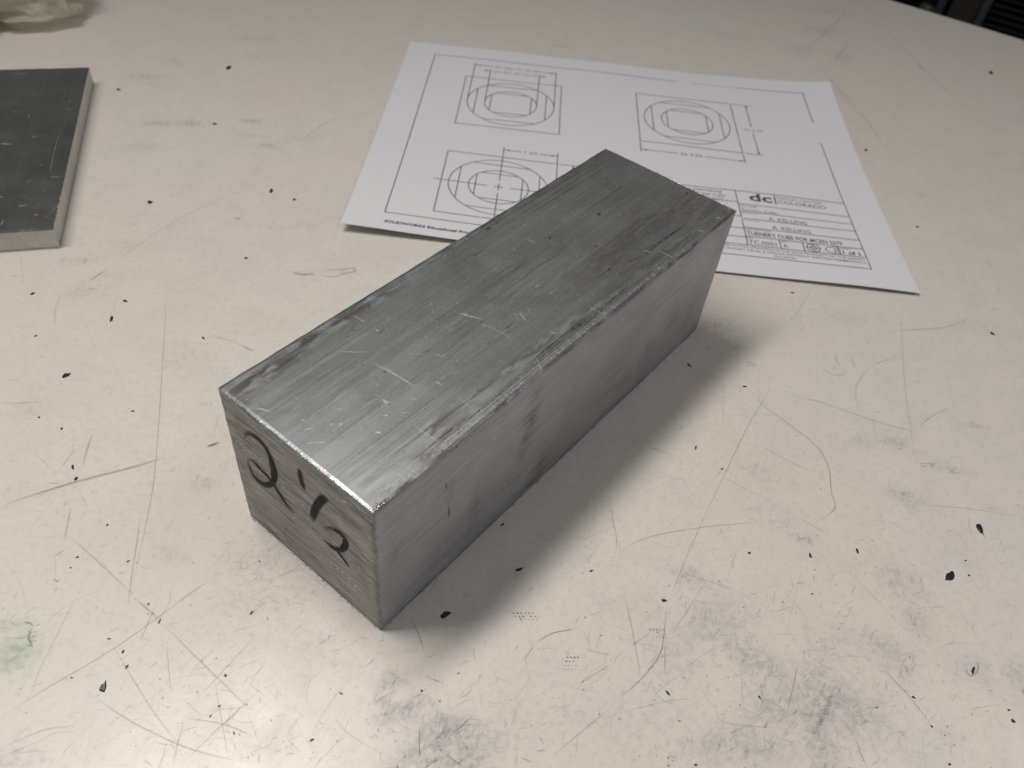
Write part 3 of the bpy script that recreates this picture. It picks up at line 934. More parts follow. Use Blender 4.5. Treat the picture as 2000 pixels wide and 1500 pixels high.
ds = MB()
K = (.05, .048, .045)
for f, pts, w, al in [
    (A2, [(75, 768), (110, 750), (152, 724)], .8, 1), (A2, [(18, 802), (38, 794)], .6, .95), (A2, [(240, 1102), (310, 1040), (385, 975)], .22, .8), (A2, [(285, 1246), (320, 1222), (355, 1190)], .35, .95),
    (A2, [(165, 1345), (195, 1325)], .35, .8), (A2, [(360, 815), (300, 850), (200, 920)], .5, .4), (A2, [(1490, 560), (1380, 620), (1290, 680), (1180, 740)], 1.6, .55),
    (A2, [(1290, 690), (1150, 780), (1080, 810)], 1.3, .5), (A2, [(400, 910), (470, 850), (600, 780), (690, 730)], .7, .45), (A2, [(700, 1000), (900, 900), (1130, 760)], .5, .4),
    (A2, [(1040, 105), (900, 180), (700, 300), (560, 390), (380, 500)], .5, .5), (A2, [(760, 1215), (700, 1260), (560, 1370), (430, 1480)], 1.0, .75), (A2, [(740, 1250), (600, 1360), (500, 1440)], .4, .7),
    (A1, [(240, 645), (480, 440), (700, 270), (1000, 70)], .25, .5), (A1, [(280, 610), (480, 440), (860, 170)], .25, .55), (A1, [(440, 580), (690, 430), (1080, 180)], .22, .5), (A1, [(550, 470), (700, 380), (930, 200), (1060, 110)], .25, .5),
    (A1, [(980, 700), (1200, 560), (1420, 380)], .25, .55), (A1, [(1060, 740), (1400, 470), (1660, 280), (1830, 170)], .3, .45), (A1, [(1510, 330), (1640, 230), (1810, 90)], .2, .8), (A1, [(1830, 245), (1890, 205)], .3, .9),
    (A1, [(2000, 110), (1945, 145)], .3, .9), (A1, [(880, 1040), (1100, 880), (1500, 590), (1700, 440)], .4, .45), (A1, [(1100, 1040), (1350, 870), (1700, 620), (2000, 400)], .6, .5), (A1, [(750, 960), (1000, 770), (1200, 640)], .3, .35),
    (A1, [(1400, 960), (1600, 800), (1900, 600)], .9, .5), (A1, [(1460, 850), (1510, 780)], 1.6, .55), (A1, [(1620, 940), (1780, 820), (2000, 660)], .5, .7), (A1, [(1630, 330), (1640, 380), (1675, 350)], .3, .7),
    (A1, [(960, 445), (975, 500)], .25, .5), (A1, [(1120, 155), (1140, 170), (1165, 140)], .35, .9), (A1, [(930, 180), (1000, 80)], .8, .45), (A1, [(870, 190), (930, 110)], .5, .4), (A1, [(340, 620), (420, 680)], .4, .4)]:
    nextz(.00003, .0001)
    ribbon(ds, [f(*p) for p in pts], w, K, al, pl_top, n=6, wob=.04, brk=.5)
for (f, a, b, r) in ((A2, 1040, 310, .55), (A2, 835, 425, .25), (A2, 965, 855, .9), (A2, 235, 550, .7), (A2, 770, 1215, .8), (A2, 1360, 820, .6), (A2, 180, 590, 1.3), (A2, 955, 262, .5), (A2, 880, 705, .6),
                     (A2, 900, 495, .9), (A2, 580, 650, .7), (A2, 850, 795, .4), (A1, 1435, 663, .25), (A1, 1025, 378, .3), (A1, 1115, 460, .3), (A1, 1170, 420, .4), (A1, 1640, 910, .5), (A1, 710, 568, .2), (A1, 940, 480, .2),
                     (A2, 1040, 880, .5), (A2, 990, 400, .2), (A2, 370, 915, .25), (A2, 1715, 485, .5), (A2, 1470, 360, .8)):
    x, y = f(a, b)
    nextz(.00003, .0001)
    blob(ds, x, y, r * 1.4, r * .8, .2, K, .75, pl_top, n=9, rim=.15)
for k in range(420):                         # grain along the bar
    y = random.uniform(.4, 61.8)
    x = random.uniform(0, 185)
    ln = random.choice((3, 6, 12, 30)) * random.uniform(.6, 1.4)
    x1 = min(191.5, x + ln)
    nextz(.00003, .0001)
    ribbon(ds, [(x, y), ((x + x1) / 2, y + random.uniform(-.08, .08)), (x1, y + random.uniform(-.2, .2))], random.uniform(.08, .24), K, random.uniform(.10, .42), pl_top, n=3, brk=.6)
for k in range(520):                         # speckled tarnish, thick near the long edges
    e = random.random()
    y = abs(random.gauss(0, 2.2)) + .3 if e < .35 else (61.9 - abs(random.gauss(0, 3.2)) if e < .8 else random.uniform(1, 61))
    x = random.uniform(.5, 190) if e > .35 else random.uniform(.5, 170)
    nextz(.00003, .0001)
    blob(ds, x, y, random.uniform(.1, .55), random.uniform(.08, .25), 0, K, random.uniform(.3, .85), pl_top, n=6, rim=.05)
for (pts, w, al) in [([(6, 3.4), (60, 3.6), (120, 3.3), (150, 2.6)], .5, .55), ([(60, 4.3), (100, 4.6), (128, 4.0)], .8, .6), ([(0, 1.0), (80, .9), (160, 1.0)], .35, .5),
                     ([(92, 3.6), (118, 4.4), (124, 5.6)], .7, .6), ([(20, 2.4), (70, 2.5)], .25, .5), ([(75, 5.8), (120, 5.2), (150, 6.5)], .3, .4), ([(110, 9), (150, 10), (176, 9.5)], .7, .4),
                     ([(6, 59.2), (80, 59.6), (160, 58.8), (186, 57.0)], .6, .5), ([(120, 54.5), (188, 53.5)], .5, .5), ([(2, 56.5), (30, 57)], 1.2, .4)]:
    nextz(.00003, .0001)
    ribbon(ds, pts, w, K, al, pl_top, n=14, wob=.06, brk=.6)
for (pts, w, al) in [([(10, 1.7), (80, 1.8), (150, 1.7)], .5, .4), ([(2, 2.9), (60, 3.0), (110, 2.9)], .25, .5)]:
    nextz(.00003, .0001)
    ribbon(ds, pts, w, (.75, .76, .75), al, pl_top, n=14, wob=.05, brk=.7)
# side face
B1 = lambda a, b: S_(720 + a * .4266, 600 + b * .4266)
for pts, w, al in [([(565, 985), (572, 870), (572, 765)], .25, .75), ([(630, 770), (648, 830), (650, 880)], .3, .7), ([(365, 905), (368, 968)], .9, .8), ([(352, 800), (357, 840)], .8, .75),
                   ([(340, 880), (350, 870)], .6, .6), ([(320, 905), (328, 900)], .6, .6), ([(410, 1075), (435, 1045)], .5, .75), ([(490, 905), (485, 990)], .6, .35), ([(500, 910), (500, 970)], .4, .35),
                   ([(300, 1130), (312, 1115), (330, 1110), (325, 1130), (308, 1135)], .3, .7), ([(130, 1080), (165, 1055)], .3, .7), ([(100, 1130), (160, 1085)], .25, .5),
                   ([(1255, 240), (1275, 200), (1270, 160), (1300, 130), (1325, 100)], .5, .6), ([(260, 1180), (280, 1175)], .3, .6), ([(700, 530), (730, 500)], .6, .4), ([(745, 520), (760, 500)], .5, .5), ([(655, 680), (668, 672)], .5, .8),
                   ([(30, 1190), (90, 1140)], .35, .5), ([(60, 1300), (160, 1220), (240, 1160)], .3, .45), ([(400, 640), (408, 636)], .9, .9), ([(550, 560), (552, 640)], .3, .3), ([(310, 740), (318, 735)], .6, .7)]:
    nextz(.00003, .0001)
    ribbon(ds, [B1(*p) for p in pts], w, K, al, pl_side, n=5, wob=.03, brk=.4)
for k in range(460):
    z = random.uniform(.6, 61.5)
    x = random.uniform(0, 185) if random.random() < .6 else random.uniform(0, 80)
    ln = random.choice((2, 4, 8, 20)) * random.uniform(.6, 1.4)
    x1 = min(191.5, x + ln)
    nextz(.00003, .0001)
    ribbon(ds, [(x, z), ((x + x1) / 2, z + random.uniform(-.08, .08)), (x1, z + random.uniform(-.3, .3))], random.uniform(.10, .40), K, random.uniform(.08, .40), pl_side, n=3, brk=.6)
for k in range(120):
    nextz(.00003, .0001)
    blob(ds, random.uniform(1, 190), random.uniform(1, 61), random.uniform(.1, .4), random.uniform(.08, .25), 0, K, random.uniform(.3, .8), pl_side, n=6, rim=.05)
# sawn end: saw lines
for k in range(330):
    z = random.uniform(.5, 61.5)
    y = random.uniform(0.3, 58)
    ln = random.choice((4, 8, 16, 40)) * random.uniform(.5, 1.2)
    y1 = min(62, y + ln)
    nextz(.00003, .0001)
    ribbon(ds, [(y, z), ((y + y1) / 2, z + .05), (y1, z + random.uniform(-.3, .1))], random.uniform(.12, .5), (.05, .048, .042), random.uniform(.15, .6), pl_end, n=3, brk=.7)
for pts, w, al in [([(735, 1155), (738, 1160)], 1, .9), ([(498, 890), (560, 930), (620, 985)], .5, .5), ([(450, 838), (500, 875), (560, 915)], .6, .5), ([(640, 1010), (690, 1060), (735, 1120)], .7, .6), ([(700, 1040), (740, 1075)], .4, .6)]:
    nextz(.00003, .0001)
    ribbon(ds, [E_(*p) for p in pts], w, K, al, pl_end, n=5, brk=.6)
ds.build('dark_scratches', M_DARKSC, block)['kind'] = 'stuff'

gl = MB()
for k in range(560):                         # glints on the sawn end
    if random.random() < .55:
        t = random.random()
        row = random.choice(((540, 990, 730, 1150), (620, 1080, 700, 1150), (500, 900, 620, 1010), (500, 810, 720, 1000), (470, 870, 520, 910)))
        y, z = E_(row[0] + (row[2] - row[0]) * t + random.uniform(-6, 6), row[1] + (row[3] - row[1]) * t + random.uniform(-7, 7))
    else:
        y, z = random.uniform(.6, 61.5), random.uniform(.6, 61.5)
    if not (.4 < y < 61.9 and .4 < z < 61.9): continue
    nextz(.00003, .0001)
    ln = random.choice((.12, .2, .35, .9)) * random.uniform(.7, 1.2)
    # pale ramp shaped to catch the lamp, standing in for a saw glint
    y1 = min(y + ln, 62.1)
    h = random.uniform(.04, .07)
    o_ = random.uniform(.03, .085)
    gl.add([Vector((-.00001, y * .001, (z + h) * .001)), Vector((-.00001, y1 * .001, (z + h) * .001)),
            Vector((-o_ * .001, y1 * .001, z * .001)), Vector((-o_ * .001, y * .001, z * .001))], [(0, 1, 2, 3)], (1, 1, 1, 1))
gl.build('saw_glints', M_GLINT, block, attr=False)['kind'] = 'stuff'

# handwriting in black marker
ink = MB()
C4 = lambda a, b: E_(400 + a * .36, 720 + b * .36)
BK = (.010, .010, .010)
for pts, w in [
    ([(215, 378), (225, 356), (252, 356), (290, 382), (328, 425), (355, 478), (372, 530), (378, 580), (368, 620), (330, 630), (290, 608), (258, 565), (240, 520), (238, 492)], 2.1),
    ([(238, 492), (262, 502), (300, 540), (345, 588), (375, 628), (410, 685), (450, 745), (484, 782)], 1.7),
    ([(514, 538), (522, 600), (544, 664)], 2.0), ([(672, 708), (640, 708), (608, 745), (590, 790), (584, 828)], 2.9),
    ([(650, 862), (690, 868), (730, 890), (762, 925), (766, 958), (742, 982), (705, 975), (668, 948), (640, 920)], 2.0),
    ([(712, 978), (745, 1022), (792, 1088)], 1.4), ([(355, 480), (376, 560), (372, 610)], 3.0), ([(752, 925), (762, 955), (740, 980)], 2.2)]:
    nextz(.00012, .00016)
    ribbon(ink, [C4(*p) for p in pts], w * 1.15, BK, .93, pl_end, n=6, taper=True, brk=.08, flat=.62)
ink.build('handwriting', M_INK, block)['label'] = 'hand-drawn 2 1/2 in black marker'

# burr: tiny bright lumps along the sawn edges
bu = MB()


def lump(mb, p, r):
    vs = [p + Vector((random.uniform(-1, 1), random.uniform(-1, 1), random.uniform(-1, 1))).normalized() * r * random.uniform(.6, 1.2) for _ in range(6)]
    mb.add(vs, [(0, 1, 2), (0, 2, 3), (0, 3, 4), (0, 4, 1), (5, 2, 1), (5, 3, 2), (5, 4, 3), (5, 1, 4)])


for k in range(1100):
    t = random.random()
    dens = .35 + .65 * min(1, (1 - t) * 1.6 + .2)
    if random.random() > dens * (0.35 + 1.3 * abs(mnoise.noise(Vector((t * 14, 3.1, 0))))): continue
    y = t * BW
    lump(bu, Vector((random.uniform(-.0001, .0005) + max(0, random.gauss(0, .00015)), min(max(y, .0003), BW - .0003), BH + random.uniform(-.0003, .00012))), random.choice((.00006, .00009, .00013, .00024)) * random.uniform(.7, 1.1))
for k in range(120):                         # near corner
    lump(bu, Vector((abs(random.gauss(0, .004)), abs(random.gauss(0, .0008)) + .0002, BH + random.uniform(-.0001, .0001))), random.uniform(.00006, .00022))
for k in range(260):                         # far end, mostly at the front
    y = abs(random.gauss(0, .018))
    if y > BW - .001: continue
    lump(bu, Vector((BL - random.uniform(0, .0006), y + .0002, BH + random.uniform(-.0002, .0002))), random.uniform(.00008, .00028))
for k in range(260):
    lump(bu, Vector((random.uniform(.0, .185), random.uniform(.0001, .0004), BH - random.uniform(0, .0003))), random.uniform(.00004, .00012))
for k in range(90):
    lump(bu, Vector((random.uniform(-.0002, .0003), random.uniform(.002, .02), random.uniform(.0002, .0016))), random.uniform(.00007, .00022))
bu.build('burr', M_BURR, block, attr=False)['kind'] = 'stuff'
# swarf and grime caught under the sawn end
gr = MB()
for k in range(170):
    y = random.uniform(.001, BW)
    lump(gr, Vector((random.uniform(-.0006, .0002), y, .0002 + random.uniform(0, .0003))), random.uniform(.00006, .00019))
for k in range(60):
    lump(gr, Vector((random.uniform(0.002, BL), -random.uniform(0, .0003), .0002)), random.uniform(.0001, .0003))
gr.build('grime', plain('dark_grime', (.03, .028, .025), .8), block, attr=False)['kind'] = 'stuff'

# ------------------------------------------------------------------ aluminium plate, left
PT = 0.0096
p1, p2, p3 = at(118, 484), at(184, 163), at(0, 490)
pdir = (p2 - p1).normalized()
prot = math.atan2(pdir.y, pdir.x)
plate = empty('aluminium_plate', (p1.x, p1.y, 0), prot)
tag(plate, 'flat aluminium plate, dark reflection painted into its top, bright cut edges at the left', 'metal plate')
PLN = (p2 - p1).length
pb = grid_box('body', (0, 0, 0), (PLN, 0.154, PT), 0.0024, [1, 1, 1, 1, 0, 0], lambda c, d: None, plate)
pb.data.materials.append(M_PLT)
pb.data.materials.append(M_PLE)
PINV = Matrix.Rotation(-prot, 4, 'Z') @ Matrix.Translation((-p1.x, -p1.y, 0))
ps = MB()


def pl_plate(x, y): return Vector((x * .001, y * .001, PT + CURZ[0]))


def PL(px, py):
    p = PINV @ at(px, py, PT); return (p.x * 1000, p.y * 1000)


for pts, w, al in [([(0, 281), (10, 281), (24, 282)], .9, .9), ([(97, 345), (120, 346)], .7, .55), ([(35, 403), (53, 401)], .9, .7), ([(65, 420), (77, 420)], .8, .6), ([(0, 385), (6, 384)], 1, .8),
                   ([(2, 440), (7, 430)], .7, .8), ([(22, 218), (40, 219)], .7, .4), ([(62, 267), (72, 266)], .8, .5), ([(55, 230), (57, 222)], .7, .4), ([(126, 213), (142, 214)], .5, .4), ([(132, 198), (140, 198)], .6, .5),
                   ([(80, 324), (84, 320)], .6, .4), ([(85, 430), (120, 395)], .5, .25), ([(20, 145), (60, 143)], .7, .4), ([(97, 345), (105, 300), (122, 240)], .5, .28), ([(50, 355), (65, 352)], .8, .35)]:
    nextz(.00003, .0001)
    ribbon(ps, [PL(*p) for p in pts], w, (.9, .9, .88), al, pl_plate, n=4, brk=.5)
for k in range(240):
    x, y = random.uniform(1, PLN * 1000 - 1), random.uniform(1, 100)
    an = random.choice((random.gauss(0, .12), random.gauss(1.57, .12), random.uniform(0, 3)))
    ln = random.uniform(1, 14)
    x1, y1 = x + ln * math.cos(an), y + ln * math.sin(an)
    if not (0.5 < x1 < PLN * 1000 - .5 and .5 < y1 < 150): continue
    nextz(.00003, .0001)
    ribbon(ps, [(x, y), (x1, y1)], random.uniform(.2, .6), (.6, .6, .6), random.uniform(.04, .16), pl_plate, n=3)
for k in range(22):                          # bright broken edge
    x = random.uniform(1, 30) if random.random() < .5 else .4
    y = .25 if x > .5 else random.uniform(1, 60)
    nextz(.00003, .0001)
    blob(ps, x, y, .8, .16, 0 if y < .5 else 1.57, (.9, .9, .88), .3, pl_plate, n=6, rim=.3)
ps.build('surface_scratches', M_BRIGHT, plate)['kind'] = 'stuff'

# ------------------------------------------------------------------ printed drawing
PX, PY, PA = -0.09015463, 0.31087847, 0.02354798
sheet = empty('drawing_sheet', (PX, PY, 0), PA)
tag(sheet, 'white paper sheet with printed three-view technical drawing lying behind the metal bar', 'paper sheet')
PWM, PHM = 279.4, 215.9


def pz(u, v):
    """height of the paper above the table in mm (u, v in mm from the lower left corner)"""
    z = 0.35 + 1.0 * math.exp(-v / 26) * (0.6 + 0.4 * math.cos(u / 40))
    z += 2.9 * math.exp(-u / 60 - v / 45)
    z += 5.2 * math.exp(-(PWM - u) / 34 - (PHM - v) / 46)
    z += 0.55 * (1 + math.sin(u / 31 + v / 47)) * 0.5 + 0.30 * (1 + math.sin(u / 13 - v / 21 + 1)) * 0.5
    return z


def paper(u, v, dz=0.0):
    return Vector((u * .001, v * .001, (pz(u, v) + dz) * .001))


m_pap, nt, out = mat_new('office_paper')
geo = nd(nt, 'ShaderNodeNewGeometry')
nz = noise(nt, geo.outputs['Position'], 25, 3, .5)
nf = noise(nt, geo.outputs['Position'], 3000, 3, .6)
pc = mixc(nt, nz, (.775, .77, .81), (.79, .785, .82))
pp = principled(nt, out, Base_Color=pc, Roughness=.85, Specular_IOR_Level=.2, Normal=bump(nt, nf, .00003, .5))
tl_ = nd(nt, 'ShaderNodeBsdfTranslucent')
tl_.inputs[0].default_value = (.75, .73, .70, 1)
mx = nd(nt, 'ShaderNodeMixShader')
mx.inputs[0].default_value = .12
nt.links.new(pp.outputs[0], mx.inputs[1])
nt.links.new(tl_.outputs[0], mx.inputs[2])
nt.links.new(mx.outputs[0], out.inputs[0])
sh = MB()
NU, NV = 70, 56
grid = [[paper(PWM * i / NU, PHM * j / NV) for j in range(NV + 1)] for i in range(NU + 1)]
flat_ = [p for r in grid for p in r]
fq = [(i * (NV + 1) + j, (i + 1) * (NV + 1) + j, (i + 1) * (NV + 1) + j + 1, i * (NV + 1) + j + 1) for i in range(NU) for j in range(NV)]
sh.add(flat_, fq)
sh.add([p - Vector((0, 0, .0001)) for p in flat_], [f[::-1] for f in fq])
rim = [grid[i][0] for i in range(NU + 1)] + [grid[NU][j] for j in range(1, NV + 1)] + [grid[i][NV] for i in range(NU - 1, -1, -1)] + [grid[0][j] for j in range(NV - 1, 0, -1)]
nr = len(rim)
sh.add(rim + [p - Vector((0, 0, .0001)) for p in rim], [(i, i + nr, (i + 1) % nr + nr, (i + 1) % nr) for i in range(nr)])
so = sh.build('sheet', m_pap, sheet, smooth=True, attr=False)

TN = (.055, .055, .06)
ln_ = MB()
LZ = [0.06]


def pl_paper(u, v): return paper(u, v, LZ[0])


def line(*pts, w=.50, al=.80):
    LZ[0] = random.uniform(.05, .10)
    n = max(2, int(sum(math.dist(pts[i], pts[i + 1]) for i in range(len(pts) - 1)) / 6 / (len(pts) - 1)))
    P = []
    for i in range(len(pts) - 1):            # straight spans
        ribbon(ln_, [pts[i], pts[i + 1]], w, TN, al, pl_paper, n=n, taper=False, brk=0, soft=False)


def circle(cx, cy, r, w=.50, al=.80, a0=0, a1=360, n=72):
    LZ[0] = random.uniform(.05, .10)
    pts = [(cx + r * math.cos(math.radians(a0 + (a1 - a0) * i / n)), cy + r * math.sin(math.radians(a0 + (a1 - a0) * i / n))) for i in range(n + 1)]
    ribbon(ln_, pts, w, TN, al, pl_paper, n=1, taper=False, brk=0, soft=False)


def arrow(x, y, dx, dy):
    LZ[0] = random.uniform(.05, .10)
    L, h = 3.4, .75
    b = (x - dx * L, y - dy * L)
    ln_.add([pl_paper(x, y), pl_paper(b[0] - dy * h, b[1] + dx * h), pl_paper(b[0] + dy * h, b[1] - dx * h)], [(0, 1, 2)], (*TN, .85))


# border, with the two worn gaps the print has at the right
line((18.5, 200.5), (18.5, 15.2), (259.3, 15.2))
line((18.5, 200.5), (178, 200.8), w=.5)
line((186, 200.8), (212, 200.8), al=.45)
line((214, 200.8), (259.5, 200.8))
line((259.5, 200.8), (259.5, 163))
line((259.5, 139), (259.4, 15.2))


def view(x0, y0, s=60.2):
    cx, cy = x0 + s / 2, y0 + s / 2
    line((x0, y0), (x0 + s, y0), (x0 + s, y0 + s), (x0, y0 + s), (x0, y0))
    R, r = 26.2, 15.7
    circle(cx, cy, R)
    circle(cx, cy, r)
    k = 21.2
    h = math.sqrt(R * R - k * k)
    k2 = 12.2
    h2 = math.sqrt(r * r - k2 * k2)
    for sgn in (-1, 1):
        line((cx + sgn * k, cy - h), (cx + sgn * k, cy + h))
        line((cx - h, cy + sgn * k), (cx + h, cy + sgn * k))
        line((cx + sgn * k2, cy - h2), (cx + sgn * k2, cy + h2))
        line((cx - h2, cy + sgn * k2), (cx + h2, cy + sgn * k2))
    return cx, cy


c1 = view(41.5, 114.3)
c2 = view(41.4, 22.0)
c3 = view(149.0, 117.0)
# first view: two diameters carried up
R, r = 26.2, 15.7
for xx, y1 in ((c1[0] - R, 193.5), (c1[0] + R, 193.5), (c1[0] - r, 187.5), (c1[0] + r, 187.5)):
    line((xx, c1[1]), (xx, y1))
line((c1[0] - R, 191.4), (c1[0] - 14.5, 191.4)); line((c1[0] + 16, 191.4), (c1[0] + R, 191.4))
arrow(c1[0] - R, 191.4, -1, 0); arrow(c1[0] + R, 191.4, 1, 0)
line((c1[0] - r - 4, 185.2), (c1[0] - r, 185.2)); line((c1[0] + r, 185.2), (c1[0] + r + 4, 185.2))
arrow(c1[0] - r, 185.2, 1, 0); arrow(c1[0] + r, 185.2, -1, 0)
# second view: centre lines and the 1.25 half width
cx, cy = c2
line((cx, 93), (cx, cy + 6)); line((cx, cy - 6), (cx, 20)); line((cx - 2.2, cy), (cx + 2.2, cy)); line((cx, cy - 3), (cx, cy + 3))
line((cx - 34, cy), (cx - 6, cy)); line((cx + 6, cy), (cx + 40, cy))
line((101.6, 82), (101.6, 93.5))
line((cx, 90.3), (cx + 10, 90.3)); line((101.6 - 10, 90.3), (101.6, 90.3)); arrow(cx, 90.3, -1, 0); arrow(101.6, 90.3, 1, 0)
line((103, 82.2), (114, 82.2)); line((110.5, 82), (110.5, 22)); arrow(110.5, 82.2, 0, 1)
# third view: width and height
line((149, 116), (149, 105.5)); line((209.2, 116), (209.2, 105.5))
line((149, 107.6), (170, 107.6)); line((186, 107.6), (209.2, 107.6)); arrow(149, 107.6, -1, 0); arrow(209.2, 107.6, 1, 0)
line((210.5, 177.2), (221.5, 177.2)); line((210.5, 117), (221.5, 117)); line((219, 177), (219, 150)); line((219, 143), (219, 117)); arrow(219, 177.2, 0, 1); arrow(219, 117, 0, -1)
# title block
TL = 199.2
line((150, 74.6), (259.3, 74.8)); line((TL, 74.5), (TL, 49)); line((TL, 47), (TL, 24.8)); line((150, 24.4), (259.3, 24.9))
for yy in (61.8, 54.8, 48.2, 40.1, 32.2):
    line((TL, yy), (259.4, yy))
for yy in (63.5, 39, 31.2):
    line((150, yy), (TL, yy))
line((150, 74.6), (150, 24.4))
line((150, 50), (TL, 50))
line((216.2, 32.2), (216.2, 24.8)); line((228.2, 32.2), (228.2, 24.8)); line((245.6, 32.2), (245.6, 24.8)); line((246.6, 32.2), (246.6, 24.8))
circle(233.2, 28.4, 3.3, w=.5); circle(233.2, 28.4, 1.6, w=.5)
line((229.2, 28.4), (237.2, 28.4), w=.35); line((233.2, 24.9), (233.2, 31.9), w=.35)
line((239.6, 27.2), (239.6, 29.8), (244.2, 31.5), (244.2, 25.4), (239.6, 27.2), w=.45)
line((220.3, 73.8), (220.3, 65), w=.7)
ln_.build('printed_lines', M_PRINT, sheet)

# lettering


def text(s, u, v, h, width=None, al=.85, align='LEFT', rot=0.0, bold=0.0, weight=1.0):
    cu = bpy.data.curves.new('t', 'FONT')
    cu.body = s
    cu.size = 1.0
    cu.resolution_u = 2
    cu.offset = bold + .004
    o = bpy.data.objects.new('t', cu)
    COL.objects.link(o)
    dg = bpy.context.evaluated_depsgraph_get()
    me = bpy.data.meshes.new_from_object(o.evaluated_get(dg))
    n = len(me.vertices)
    c = np.empty(n * 3, np.float32)
    me.vertices.foreach_get('co', c)
    c = c.reshape(-1, 3)
    k = h / 0.69                                   # cap height of the built-in face
    kx = k
    if width:
        kx = width / max(1e-6, c[:, 0].max() - c[:, 0].min())
    x = (c[:, 0] - c[:, 0].min()) * kx
    if align == 'CENTER': x = x - x.max() / 2
    y = c[:, 1] * k
    txt = MB()
    LZ[0] = random.uniform(.06, .10)
    cr_, sr_ = math.cos(rot), math.sin(rot)
    vs = [pl_paper(u + a * cr_ - b * sr_, v + a * sr_ + b * cr_) for a, b in zip(x, y)]
    fs = [tuple(p.vertices) for p in me.polygons]
    txt.add(vs, fs, (*TN, al * .88))
    txt.build('printed_text', M_PRINT, sheet)
    bpy.data.objects.remove(o)
    bpy.data.curves.remove(cu)
    bpy.data.meshes.remove(me)


text('SOLIDWORKS Educational Product. For Instructional Use Only.', 19.7, 6.2, 2.1, 82, al=1.0, bold=.035)
text('6x \u00d82.15 \u21a70.38', 58.5, 190.2, 2.5, 28, al=.6)
text('6x \u00d81.25 \u21a70.75', 58.0, 184.0, 2.5, 28, al=.6)
text('1.25', 83, 89.2, 2.4, 7.2, al=.75)
text('6x 2.50', 172.0, 106.4, 2.6, 12.5, al=.8)
text('6x 2.50', 214.0, 145.2, 2.4, 11.5, al=.7)
text('dc', 206.0, 66.2, 7.2, 12.6, al=.85, bold=.022)
text('DESIGN CENTER', 221.6, 70.8, 2.3, 25.0, al=.55)
text('COLORADO', 221.6, 66.4, 3.2, 26.5, al=.75)
text('FILE NAME', 200.2, 59.3, 1.5, 9, al=.7)
text('Turners_Cube', 200.2, 55.6, 2.3, 19, al=.75)
text('DRAWN BY', 200.2, 52.6, 1.4, 9, al=.5)
text('A. KELLING', 213.6, 49.0, 3.0, 20.5, al=.8)
text('CHECKED', 200.2, 46.0, 1.4, 8, al=.5)
text('A. KELLING', 214.2, 41.2, 3.0, 20.5, al=.8)
text('DESCRIPTION', 200.0, 37.8, 1.6, 13, al=.8)
text("TURNER'S CUBE FOR MCEN 5279", 200.0, 33.6, 3.1, 49.5, al=.9, bold=.012)
text('PN', 200.0, 30.3, 1.3, 2.4, al=.8)
text('TC.0001', 200.0, 26.0, 3.2, 14.2, al=.85)
text('REV', 217.0, 30.2, 1.4, 3.6, al=.8)
text('A', 217.6, 26.0, 3.0, 2.6, al=.85)
text('SHEET', 247.4, 30.2, 1.4, 5.4, al=.8)
text('1 of 1', 248.0, 26.0, 2.9, 8.8, al=.95, bold=.02)
text('THE INFORMATION CONTAINED IN THIS DRAWING IS THE SOLE PROPERTY OF THE DESIGN', 152, 21.9, 1.7, 106, al=.8)
text('CENTER. ANY REPRODUCTION IN PART OR AS A WHOLE WITHOUT WRITTEN PERMISSION IS', 152, 19.2, 1.7, 106, al=.85)
text('PROHIBITED.', 211.5, 16.6, 1.6, 11, al=.8)
text('Hertzberg', 176.5, 71.0, 2.6, 15, al=.85)
text('Turner Cube', 176.0, 67.2, 2.6, 17, al=.8)
text('MCEN 5279', 176.5, 63.9, 2.2, 15, al=.7)

# ------------------------------------------------------------------ crumpled clear bag, upper left
m_bag, nt, out = mat_new('cloudy_film')
tcn = nd(nt, 'ShaderNodeNewGeometry')
nb = noise(nt, tcn.outputs['Position'], 55, 4, .6, .8)
cb = mixc(nt, rampv(nt, nb, .38, .66), (.66, .63, .52), (.80, .78, .70))
pb_ = principled(nt, out, Base_Color=cb, Roughness=.38, Specular_IOR_Level=.4)
trn = nd(nt, 'ShaderNodeBsdfTranslucent')
nt.links.new(cb, trn.inputs[0])
trp = nd(nt, 'ShaderNodeBsdfTransparent')
m1 = nd(nt, 'ShaderNodeMixShader'); m1.inputs[0].default_value = .5
m2 = nd(nt, 'ShaderNodeMixShader'); m2.inputs[0].default_value = .30
nt.links.new(pb_.outputs[0], m1.inputs[1]); nt.links.new(trn.outputs[0], m1.inputs[2])
nt.links.new(m1.outputs[0], m2.inputs[1]); nt.links.new(trp.outputs[0], m2.inputs[2])
nt.links.new(m2.outputs[0], out.inputs[0])
gb = at(34, 58)
bag = empty('plastic_bag', (gb.x, gb.y, 0))
tag(bag, 'crumpled cloudy beige plastic bag in the upper left corner behind the plate', 'plastic bag')


